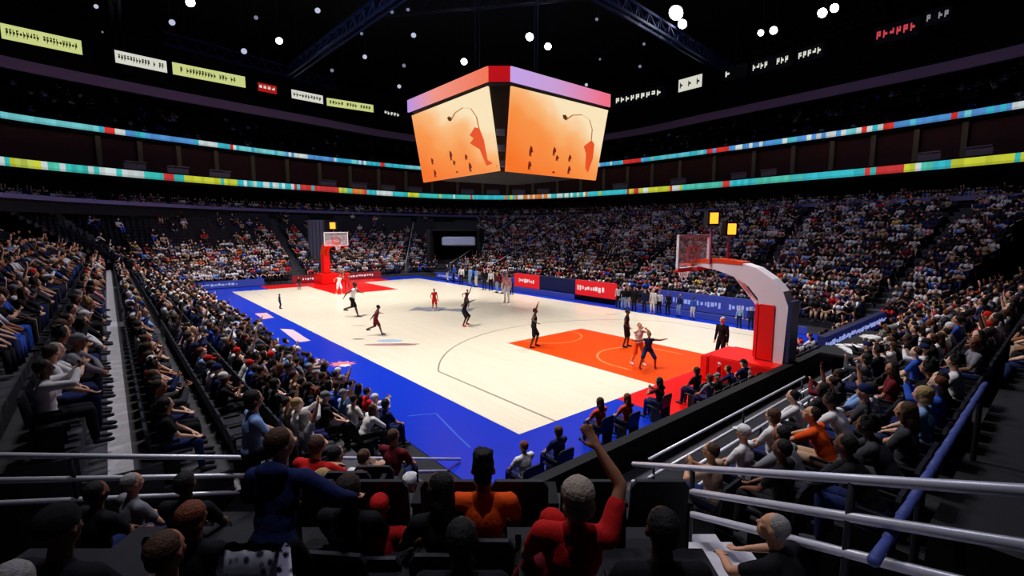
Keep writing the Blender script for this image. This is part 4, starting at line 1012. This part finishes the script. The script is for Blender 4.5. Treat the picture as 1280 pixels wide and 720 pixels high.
P_('idle', (0, 0, .93), (0, .06), hands=[(-.27, .1, .85), (.24, .18, .95)], poles=[(-.6, -1, 0), (.6, -1, 0)], feet=[(-.15, .05, .09), (.14, -.08, .09)], kpoles=[(0, 1, 0), (0, 1, 0)], short=True, sleeve='none')
P_('twohand', (0, 0, .88), (0, .12), hands=[(-.12, .42, 1.5), (.12, .42, 1.5)], poles=[(-1, 0, -.6), (1, 0, -.6)], feet=[(-.2, .1, .09), (.2, -.15, .09)], kpoles=[(0, 1, 0), (0, 1, 0)], short=True, sleeve='none')
def player(tn, px, py, hpx, face, label, **k):
    p = ground(px, py); d = proj(p)[2]; h = hpx * d / F; base = {'run': 1.62, 'guard': 1.6, 'reach': 2.0, 'idle': 1.76, 'twohand': 1.72, 'stand': 1.76, 'cheer': 2.05}[tn]
    return person(tn, p + Vector((0, 0, .01)), face, label, sc=h / base, **k)
def fc(du, dw): return rz_of(DIR(du, dw))
player('run', 441, 396, 42, fc(-.6, .6), 'player in white jersey and black shorts running near the far key', skin=4, hair=('short', 'black'), shirt='white', trousers='black', shoes='dark grey')
player('reach', 424, 368, 30, fc(-1, .2), 'player in white standing at the far key below the far basket', skin=2, hair=('short', 'black'), shirt='white', trousers='white', shoes='white')
player('idle', 434, 362, 26, fc(-1, -.4), 'player in red standing just right of the far basket post', skin=3, hair=('short', 'black'), shirt='red', trousers='red', shoes='red')
player('run', 470, 419, 37, fc(-.3, 1), 'player in dark maroon sprinting beside the pale blue floor logo', skin=4, hair=('short', 'black'), shirt='maroon', trousers='maroon', shoes='black')
player('idle', 543, 388, 28, fc(-1, -.2), 'player in all red standing on the grey center logo', skin=2, hair=('short', 'dark brown'), shirt='red', trousers='red', shoes='white')
player('guard', 580, 407, 37, fc(-1, .6), 'player in black with bent knees right of the center logo', skin=4, hair=('short', 'black'), shirt='black', trousers='black', shoes='red')
player('reach', 583, 386, 29, fc(-1, 0), 'player in maroon reaching up just behind the crouching black player', skin=3, hair=('short', 'black'), shirt='maroon', trousers='black', shoes='white')
player('stand', 634, 378, 38, fc(-.5, -1), 'standing person in pink by the left end of the red board', skin=1, hair=('short', 'brown'), shirt='pink', trousers='white', shoes='tan')
player('reach', 667, 434, 58, fc(-.7, .9), 'player in black stretching one arm up at the key corner', skin=4, hair=('short', 'black'), shirt='black', trousers='black', shoes='maroon')
player('idle', 782, 434, 49, fc(-.8, .4), 'player in black standing inside the orange key, left of the pair', skin=4, hair=('short', 'black'), shirt='black', trousers='black', shoes='navy')
player('twohand', 797, 456, 55, fc(-1, -.6), 'player in white jersey and orange shorts inside the orange key', skin=1, hair=('short', 'auburn'), shirt='white', trousers='orange', shoes='white')
player('guard', 809, 460, 48, fc(-1, -1), 'player in navy crouching at the right edge of the pair', skin=3, hair=('short', 'black'), shirt='navy', trousers='navy', shoes='maroon')
player('stand', 901, 454, 60, fc(.2, -1), 'referee in dark clothes with white hair beside the red hoop base', skin=0, hair=('short', 'white'), shirt='black', trousers='black', shoes='black')
player('stand', 350, 386, 19, fc(0, 1), 'person in navy standing alone near the far left sideline', skin=3, hair=('short', 'black'), shirt='navy', trousers='navy', shoes='black')
player('stand', 374, 362, 16, fc(-1, 0), 'small dark clothed person at the far baseline left of basket', skin=2, hair=('short', 'black'), shirt='black', trousers='dark grey', shoes='black')
player('stand', 793, 389, 31, fc(0, -1), 'tall person in dark suit standing right of the red board', skin=2, hair=('short', 'black'), shirt='black', trousers='black', shoes='black')
player('stand', 835, 393, 28, fc(0, -1), 'person in black standing before the blue lettered board', skin=3, hair=('short', 'black'), shirt='black', trousers='black', shoes='black')
player('stand', 816, 392, 32, fc(0, -1), 'person all in white standing left of the blue lettered board', skin=0, hair=('short', 'white'), shirt='white', trousers='white', shoes='white')
player('stand', 897, 482, 30, fc(-1, 0), 'person in white cap at the edge of the orange key near hoop base', skin=0, hair=('cap', 'white'), shirt='red', trousers='white', shoes='white')
# bench people on the right side
bench = [(560, 352, 'navy'), (568, 353, 'royal blue'), (577, 356, 'white'), (588, 357, 'light blue'), (596, 359, 'light blue'), (606, 362, 'black'), (614, 363, 'white'), (622, 366, 'maroon'), (629, 367, 'red'), (640, 368, 'royal blue'), (773, 385, 'white'), (779, 387, 'black'), (785, 387, 'black'), (806, 390, 'navy'), (824, 392, 'white'), (849, 396, 'navy'), (866, 399, 'royal blue'), (924, 410, 'light blue'), (938, 412, 'navy')]
for i, (x, y, c) in enumerate(bench):
    p = ground(x, y); h = 26 if x < 650 else 29; d = proj(p)[2]
    person('stand', p + Vector((0, 0, .01)), fc(0, -1) + random.uniform(-.6, .6), '%s clothed person by the far sideline boards, %s from the left' % (c, ordn(i)), sc=min(1.1, h * d / F / 1.76), skin=i % 6, hair=('short', HRC[i % 4]), shirt=c, trousers=['white', 'navy', 'black', 'light blue'][i % 4], shoes='black')
# ------------------------------------------------------------------ foreground people
P_('armup', (0, 0, .52), (.08, .02), hands=[(-.16, .35, .6), (.2, .28, 1.36)], poles=[(-1, -.3, -.6), (1, .1, .15)], head=(.1, .05, -.05), curl=.35)
P_('hoodie', (0, 0, .86), (-.05, .3), hands=[(-.2, .4, .95), (.38, .42, 1.0)], poles=[(-1, -.3, -.3), (1, -.3, -.3)], feet=[(-.14, -.05, .09), (.14, .1, .09)], kpoles=[(0, 1, 0), (0, 1, 0)], head=(-.5, -.1, .1), sleeve='long', hood=True)
P_('elbow', (0, 0, .52), (0, .5), hands=[(-.08, .62, .72), (.25, .6, .66)], poles=[(-1, -.2, -.2), (1, -.2, -.2)], head=(.3, .35, .2))
def head_at(px, py, d, tn, rz, label, sc=1.0, seat=True, **k):
    """head top at the pixel, d metres ahead"""
    t = TEMPL[tn]['pose']; top = t.headc + Vector((0, 0, .125)); R = Matrix.Rotation(rz, 3, 'Z'); p = atd(px, py, d) - (R @ top) * sc
    o = person(tn, p, rz, label, sc=sc, **k)
    if seat: stadium_seat(p + Vector((0, 0, .0)), rz, 'dark folding seat under the ' + label.replace('person', 'spectator')[:60].rsplit(' ', 1)[0])
    return o
def on_near(px, py, tn, label, **k):
    """seat somebody on the near end tread whose head comes nearest to the pixel"""
    best = None
    for j in range(2, 9):
        for w in np.arange(-3, 9, .1):
            if any(abs(j - a) < 1 and abs(w - b) < .55 for a, b in TAKEN): continue
            P = UW(lw(j) - .5, w, lz(j)); x, y, d = proj(P + Vector((0, 0, 1.3))); e = (x - px) ** 2 + (y - py) ** 2
            if best is None or e < best[0]: best = (e, P, j, w)
    TAKEN.append((best[2], best[3])); k.pop('sc', None)
    person(tn, best[1], fc(1, 0), label, **k)
    stadium_seat(best[1], fc(1, 0), 'dark folding seat under the ' + label.replace('person', 'spectator')[:60].rsplit(' ', 1)[0])
TAKEN = []
head_at(604, 566, 3.35, 'rest', 0, 'person in orange t-shirt with tall dark hair in the foreground', sc=1.03, skin=3, hair=('tall', 'black'), shirt='orange', trousers='black')
head_at(722, 592, 2.55, 'armup', 0, 'person in red top with grey hair raising the right arm', skin=2, hair=('bob', 'ash'), shirt='red', trousers='black')
head_at(688, 639, 2.75, 'turned', 0, 'person in red cap crouched left of the grey haired one', sc=.85, skin=2, hair=('beanie', 'red'), shirt='maroon', trousers='black')
head_at(829, 632, 2.25, 'rest', 0, 'dark haired person in black beside the lower right railing', skin=3, hair=('short', 'black'), shirt='black', trousers='black')
head_at(548, 589, 3.3, 'turned', 0, 'person with long black hair left of the orange t-shirt', skin=3, hair=('long', 'black'), shirt='black', trousers='black')
head_at(436, 590, 3.4, 'rest', -.1, 'person in black with dark brown bob right of the navy hoodie', skin=3, hair=('bob', 'dark brown'), shirt='black', trousers='black')
head_at(474, 617, 3.5, 'clap', 0, 'person in red cap and maroon top between two dark haired women', sc=.9, skin=2, hair=('cap', 'red'), shirt='red', trousers='black')
head_at(350, 533, 3.15, 'hoodie', -.15, 'large person in navy hoodie with brown hair leaning over the railing', seat=False, sc=.98, skin=1, hair=('short', 'brown'), shirt='navy', trousers='black')
head_at(396, 541, 4.9, 'elbow', -.3, 'person in bright red top leaning forward right of the navy hoodie', seat=False, skin=1, hair=('short', 'brown'), shirt='red', trousers='black')
head_at(317, 486, 5.6, 'rest', -.9, 'dark haired person in light blue top above the left railing', seat=False, skin=1, hair=('bob', 'black'), shirt='light blue', trousers='black')
head_at(240, 624, 3.2, 'rest', -.1, 'person with auburn hair and black top below the left railing', skin=2, hair=('bob', 'auburn'), shirt='black', trousers='black')
head_at(231, 588, 4.2, 'rest', 0, 'black haired person just behind the auburn haired one by the rails', skin=4, hair=('short', 'black'), shirt='black', trousers='black')
head_at(206, 661, 2.35, 'rest', -.1, 'person with brown hair at the bottom left foreground', skin=2, hair=('short', 'brown'), shirt='black', trousers='black')
head_at(577, 645, 2.25, 'rest', 0, 'dark haired person in black in front of the orange t-shirt', skin=4, hair=('short', 'black'), shirt='black', trousers='black')
head_at(72, 632, 2.4, 'rest', -.1, 'broad person in black at the far lower left', sc=1.05, skin=4, hair=('beanie', 'black'), shirt='black', trousers='black')
head_at(10, 700, 2.0, 'turned', -.2, 'pale haired person cut off by the bottom left corner', skin=0, hair=('short', 'grey'), shirt='dark grey', trousers='black')
head_at(966, 640, 3.6, 'elbow', .6, 'grey haired person in black bending forward behind the right railing', sc=1.05, skin=1, hair=('short', 'grey'), shirt='black', trousers='black')
on_near(1010, 588, 'rest', 'large person in black behind the middle rail post', sc=1.1, skin=3, hair=('short', 'black'), shirt='black', trousers='black')
on_near(1128, 462, 'turned', 'person with long dark hair and maroon top right of the walkway', sc=1.15, skin=2, hair=('long', 'black'), shirt='maroon', trousers='black')
on_near(1170, 490, 'rest', 'person with pale blond hair beside the blue padded rail', skin=0, hair=('bob', 'blond'), shirt='light blue', trousers='navy')
on_near(1040, 508, 'elbow', 'person in orange with bare arms near the grey steps', skin=1, hair=('short', 'dark brown'), shirt='orange', trousers='tan')
for (x, y, d, tn, hr, sh, sk, lab) in ((962, 574, 6.9, 'rest', ('cap', 'white'), 'white', 1, 'person in white cap and white top just above the right railing'),
        (922, 596, 6.7, 'clap', ('short', 'brown'), 'tan', 1, 'person in tan clapping above the right railing beside its first post'),
        (1000, 548, 7.4, 'lean', ('short', 'black'), 'grey', 2, 'person in grey leaning forward beside the low grey steps'),
        (1085, 530, 5.6, 'lean', ('short', 'black'), 'black', 3, 'person in black leaning left of the pale blond one'),
        (975, 520, 8.3, 'rest', ('bob', 'brown'), 'white', 0, 'person in white with brown bob at the walkway handrail end')):
    on_near(x, y, tn, lab, skin=sk, hair=hr, shirt=sh, trousers='navy')
# courtside people behind the near baseline
for (x, y, tn, hr, sh, sk, lab, rz) in ((657, 552, 'rest', ('short', 'auburn'), 'white', 2, 'person in white t-shirt seated courtside at the near corner', 0),
        (700, 533, 'rest', ('bob', 'brown'), 'navy', 1, 'person in navy with brown bob, courtside, right of the white t-shirt', 0),
        (752, 497, 'rest', ('long', 'brown'), 'orange', 1, 'person in orange with long brown hair, leftmost of the orange courtside pair', 0),
        (786, 492, 'rest', ('long', 'auburn'), 'orange', 1, 'person in orange with auburn hair, rightmost of the orange courtside pair', 0),
        (827, 472, 'clap', ('long', 'black'), 'maroon', 2, 'person in maroon with long black hair courtside before the red paint', 0),
        (873, 459, 'rest', ('bob', 'black'), 'black', 3, 'person in black with dark bob courtside left of the hoop base', 0)):
    t = TEMPL[tn]['pose']; p = at(x, y, 1.31); p.z = 0
    person(tn, p, fc(1, 0), lab, skin=sk, hair=hr, shirt=sh, trousers='navy')
    stadium_seat(p, fc(1, 0), 'dark courtside chair under the ' + lab[:44].rsplit(' ', 1)[0])
for i, (x, y, d, tn, hr, sh, sk) in enumerate(((420, 556, 5.6, 'rest', ('short', 'black'), 'grey', 1), (455, 560, 6.0, 'clap', ('bun', 'brown'), 'white', 0), (492, 535, 7.0, 'rest', ('short', 'brown'), 'maroon', 2), (512, 590, 5.2, 'lean', ('cap', 'white'), 'black', 1), (400, 585, 4.6, 'turned', ('pony', 'blond'), 'tan', 0), (655, 622, 4.6, 'rest', ('short', 'black'), 'black', 3), (165, 590, 5.0, 'rest', ('short', 'grey'), 'grey', 1), (120, 600, 4.4, 'rest', ('short', 'black'), 'black', 3))):
    head_at(x, y, d, tn, [-.5, -.3, -.4, 0, .3, 0, -.5, -.3][i], ['person in grey with short black hair just right of the red leaning one', 'person in white with brown bun clapping near the left railing end', 'person in maroon at the court end of the left railing', 'person in white cap and black top left of the long black hair', 'person in tan with blond ponytail below the left railing end', 'person in black between orange t-shirt and red cap', 'grey haired person in grey below the bright walkway', 'person in black under the left railing beside the walkway'][i], seat=False, skin=sk, hair=hr, shirt=sh, trousers='navy')
for r_, (y, z) in enumerate(CR[2:6]):
    for i in range(9):
        x = -3.3 + i * .56
        if (-1.75 < x < 1.3) if r_ == 0 else (r_ < 3 and -2 < x < -1.2): stadium_seat(Vector((x, y + .35, z)), 0, 'dark folding seat, corner section %s row, %s from the left' % (ordn(r_ + 1), ordn(i)))
# seat row at the very bottom with a towel
for i in range(8):
    x = -2.35 + i * .56
    stadium_seat(Vector((x, 1.95, 3.3)), 0, 'dark folding seat in the front row at the picture bottom, %s from the left' % ordn(i))
bm = bmesh.new(); pa, pb = atd(285, 684, 1.75), atd(357, 684, 1.75); n = 10; vs = []
zt3 = pa.z
prof = [(0.05, -.42), (.035, -.02), (.0, .02), (-.05, .02), (-.075, -.04), (-.09, -.34)]
rows = []
for i in range(n + 1):
    x = pa.x + (pb.x - pa.x) * i / n
    rows.append([bm.verts.new((x + .004 * math.sin(k * 3), 1.75 + q * 1 + .008 * math.sin(i * 1.9), zt3 + z)) for k, (q, z) in enumerate(prof)])
for i in range(n):
    for k in range(len(prof) - 1): bm.faces.new((rows[i][k], rows[i + 1][k], rows[i + 1][k + 1], rows[i][k + 1]))
bmesh.ops.solidify(bm, geom=bm.faces[:], thickness=.012)
def towelmat():
    m = bpy.data.materials.new('checked_towel'); m.use_nodes = True; n = m.node_tree; b = n.nodes['Principled BSDF']; tc = n.nodes.new('ShaderNodeTexCoord')
    v = n.nodes.new('ShaderNodeTexVoronoi'); v.inputs['Scale'].default_value = 26; r = n.nodes.new('ShaderNodeValToRGB'); r.color_ramp.elements[0].position = .25; r.color_ramp.elements[0].color = (.04, .04, .08, 1); r.color_ramp.elements[1].position = .5; r.color_ramp.elements[1].color = (.7, .7, .8, 1)
    n.links.new(tc.outputs['Object'], v.inputs['Vector']); n.links.new(v.outputs['Distance'], r.inputs[0]); n.links.new(r.outputs[0], b.inputs['Base Color']); b.inputs['Roughness'].default_value = .95; return m
tag(obj('towel', bm, towelmat(), None, True, loc=(pa.x, 1.75, zt3)), 'white and navy patterned towel over a seat back at the bottom', 'towel')
# ------------------------------------------------------------------ fill the stands
cand = []
for s in SPOTS:
    P, rz, zone, row, idx, occ = s; x, y, d = proj(P + Vector((0, 0, 1.1)))
    vis = -40 < x < 1320 and -20 < y < 760 and d > 0
    cand.append((d if vis else 1e9, s, x, y))
cand.sort(key=lambda c: c[0])
NIND = 298 - len([o for o in COL.objects if o.name.split('.')[0] == 'person'])
ns = len([o for o in COL.objects if o.name.split('.')[0] == 'stadium_seat'])
hs = {'short': 'short', 'bob': 'bobbed', 'long': 'long', 'bun': 'bunned', 'pony': 'ponytailed', 'curly': 'curly'}
names_seated = ['rest', 'rest', 'rest', 'clap', 'lean', 'raise', 'phone', 'turned', 'rest', 'lean']
verb = {'rest': 'seated', 'clap': 'clapping', 'lean': 'leaning', 'raise': 'waving', 'phone': 'reaching', 'turned': 'turned', 'stand': 'standing'}
low, lowseats, ni, nsi = [], [], 0, ns
rowname = lambda zone, r: {'left': 'left stand', 'near end': 'right stand', 'near baseline': 'baseline seats', 'bowl': 'far bowl'}[zone] + ' ' + ordn(r) + ' row'
for d, (P, rz, zone, row, idx, occ), x, y in cand:
    if d > 1e8: continue
    if zone == 'near end' and ((P.x < 2.75 and P.y < 7.0) or any(abs(row - a) < 1 and abs(XY2UW(P.x, P.y)[1] - b) < .5 for a, b in TAKEN) or (row >= 6 and P.x / max(P.y, .1) > .8 and P.y < 7.5)): continue
    jr = random.uniform(-.25, .25)
    # the seats nearest the railings are left empty
    tn = random.choice(names_seated); sk, sh, tr, hc = rand_look()
    if zone in ('left', 'near end', 'near baseline') and nsi < 300 and -5 < x < 1285:
        nsi += 1
        stadium_seat(P + Vector((0, 0, .0)), rz, 'dark folding seat, %s, %s place from the railing' % (rowname(zone, row), ordn(int(idx))))
    elif zone != 'near baseline' or True: lowseats.append((P, rz))
    if not occ: continue
    if ni < NIND and -10 < x < 1290 and zone != 'bowl':
        ni += 1; hst = random.choice(['short', 'short', 'short', 'bob', 'long', 'bun', 'pony', 'curly', 'cap', 'beanie'])
        if hst in ('cap', 'beanie'): hcol = random.choice(['red', 'white', 'black', 'navy', 'grey']); desc = '%s %s' % (hcol, hst)
        else: hcol = hc; desc = '%s %s hair' % (hs[hst], hc)
        person(tn, P + Vector((0, 0, 0)), rz + jr * .6, '%s person in %s, %s, %s, %s from railing' % (verb[tn], sh, desc.replace(' hair', '-haired').replace('dark brown', 'brown'), rowname(zone, row), ordn(int(idx))), skin=sk, hair=(hst, hcol), shirt=sh, trousers=tr, sc=random.uniform(.94, 1.05))
    else:
        tn2 = tn if tn in LOW else 'rest'
        hcl = HAIRC[hc] if random.random() < .85 else CLOTH[random.choice(['white', 'red', 'navy', 'black'])]
        sc = random.uniform(.92, 1.06) * (1.0 if zone != 'bowl' else 1.12)
        low.append((P.x, P.y, P.z, rz + jr, sc, tn2, (SKIN[sk], CLOTH[sh], CLOTH[tr], hcl)))
# sparse crowd on the loge ledge and upper deck
for i in range(20, len(LOWR) - 6):
    for q in range(9):
        t = q / 9; 
        if random.random() < .45:
            j = i; p, n = ringpt(LOWR, j, 1.4 + .9 * random.choice((0, 1)), 7.9); p2, _ = ringpt(LOWR, j + 1, 1.4, 7.9); p = p + (p2 - p) * t; p.z = 8.0
            sk, sh, tr, hc = rand_look(); low.append((p.x, p.y, p.z, rz_of(-n), 1.05, random.choice(LOWN), (SKIN[sk], CLOTH[sh], CLOTH[tr], HAIRC[hc])))
        if random.random() < .3:
            k = random.randint(0, 6); p, n = ringpt(UPR, i, 6.2 + k * 1.7, 17.1 + k * .98)
            sk, sh, tr, hc = rand_look(); low.append((p.x + random.uniform(-1, 1), p.y + random.uniform(-.2, .2), p.z, rz_of(-n), 1.05, random.choice(LOWN), (SKIN[sk], CLOTH[sh], CLOTH[tr], HAIRC[hc])))
cm = crowd_mesh('crowd', low, attr_mat('crowd_cloth')); tag(cm, 'dense distant crowd filling the far stands beyond the nearer rows', 'crowd', kind='stuff')
SV = []; 
for (cx_, cy_, cz_, sx, sy, sz) in ((0, .1, .43, .46, .42, .05), (0, -.2, .66, .46, .05, .42)):
    for i in (-1, 1):
        for j in (-1, 1):
            for k in (-1, 1): SV.append((cx_ + i * sx / 2, cy_ + j * sy / 2, cz_ + k * sz / 2))
SV = np.array(SV); ST4 = []
for o_ in (0, 8):
    for f in ((0, 1, 3, 2), (4, 6, 7, 5), (0, 4, 5, 1), (2, 3, 7, 6), (0, 2, 6, 4), (1, 5, 7, 3)): ST4.append([i + o_ for i in f])
ST4 = np.array(ST4); VV, TT = [], []
for i, (P, rz) in enumerate(lowseats):
    c, s = math.cos(rz), math.sin(rz); W = np.empty_like(SV); W[:, 0] = SV[:, 0] * c - SV[:, 1] * s + P.x; W[:, 1] = SV[:, 0] * s + SV[:, 1] * c + P.y; W[:, 2] = SV[:, 2] + P.z
    VV.append(W); TT.append(ST4 + 16 * i)
so = mesh_np('stadium_seats', np.concatenate(VV), np.concatenate(TT), None, SEATM); tag(so, 'rows of dark folding seats beneath the distant crowd', 'seats', kind='stuff')
print('individuals', ni, 'low', len(low), 'seats', nsi, len(lowseats))
# ------------------------------------------------------------------ lights
def spot(px, loc, tgt, power, ang, blend, col=(1, .97, .93), size=2.2):
    l = bpy.data.lights.new('court_or_fill_light', 'SPOT'); l.energy = power; l.spot_size = math.radians(ang); l.spot_blend = blend; l.color = col; l.shadow_soft_size = size
    o = bpy.data.objects.new('court_or_fill_light', l); COL.objects.link(o); o.location = loc; o.rotation_euler = (Vector(tgt) - Vector(loc)).to_track_quat('-Z', 'Y').to_euler()
LP = 1.0
for (u, w) in ((2, 3), (2, 16), (14, 3), (14, 16), (26, 3), (26, 16), (37, 3), (37, 16)):
    spot(None, UW(u + (6 if u < 20 else -6) * 1.0, 9.5 + (w - 9.5) * 1.9, 28), UW(u, w, 0), 27000 * LP, 62, .9)
CC_ = (.86, .86, 1.0)
for (u, w, tu, tw, p, a) in ((30, -2, 56, 12, 9000, 75), (22, 12, 40, 40, 9000, 75), (8, 12, 10, 38, 9000, 75), (30, 6, 57, 35, 6000, 70), (14, 10, 20, -8, 15000, 75), (26, 10, 36, -8, 11000, 70), (8, 10, 4, -8, 13000, 60), (10, 6, -8, 12, 11000, 70), (8, 10, -6, 26, 9000, 70), (6, 4, -5, -4, 2500, 50)):
    spot(None, UW(u, w, 27.5), UW(tu, tw, 2), p * .5, a, 1.0, CC_, .2)  # added fill spots that brighten the stands, no fixtures of their own
spot(None, UW(-5.5, -5.5, 27), UW(-5.5, -5, 2), 5500, 30, 1.0, CC_, .2)  # added overhead fill lifting the backs of the foreground rows
for (u, w) in ((10, 8), (35, 25), (5, 35), (40, 0)):
    l = bpy.data.lights.new('roof_fill', 'POINT'); l.energy = 900; l.color = (.35, .45, 1); l.shadow_soft_size = .5; o = bpy.data.objects.new('roof_fill', l); COL.objects.link(o); o.location = UW(u, w, 24)  # added blue fill points near the roof to bring out the trusses
W = bpy.data.worlds.new('World'); bpy.context.scene.world = W; W.use_nodes = True
W.node_tree.nodes['Background'].inputs[0].default_value = (.1, .12, .25, 1); W.node_tree.nodes['Background'].inputs[1].default_value = .02
# ------------------------------------------------------------------ camera
cam = bpy.data.cameras.new('camera'); co = bpy.data.objects.new('camera', cam); COL.objects.link(co); bpy.context.scene.camera = co
cam.sensor_width = 36; cam.lens = 36 * F / 1280; cam.clip_start = .05; cam.clip_end = 400
co.location = (0, 0, H); co.rotation_euler = (PI / 2 - PITCH, 0, 0)
sc = bpy.context.scene; sc.view_settings.view_transform = 'Standard'; sc.view_settings.look = 'None'; sc.view_settings.exposure = 0; sc.view_settings.gamma = 1; sc.view_settings.use_curve_mapping = False
sc.cycles.max_bounces = 5; sc.cycles.diffuse_bounces = 2; sc.cycles.glossy_bounces = 2; sc.cycles.caustics_reflective = False; sc.cycles.caustics_refractive = False
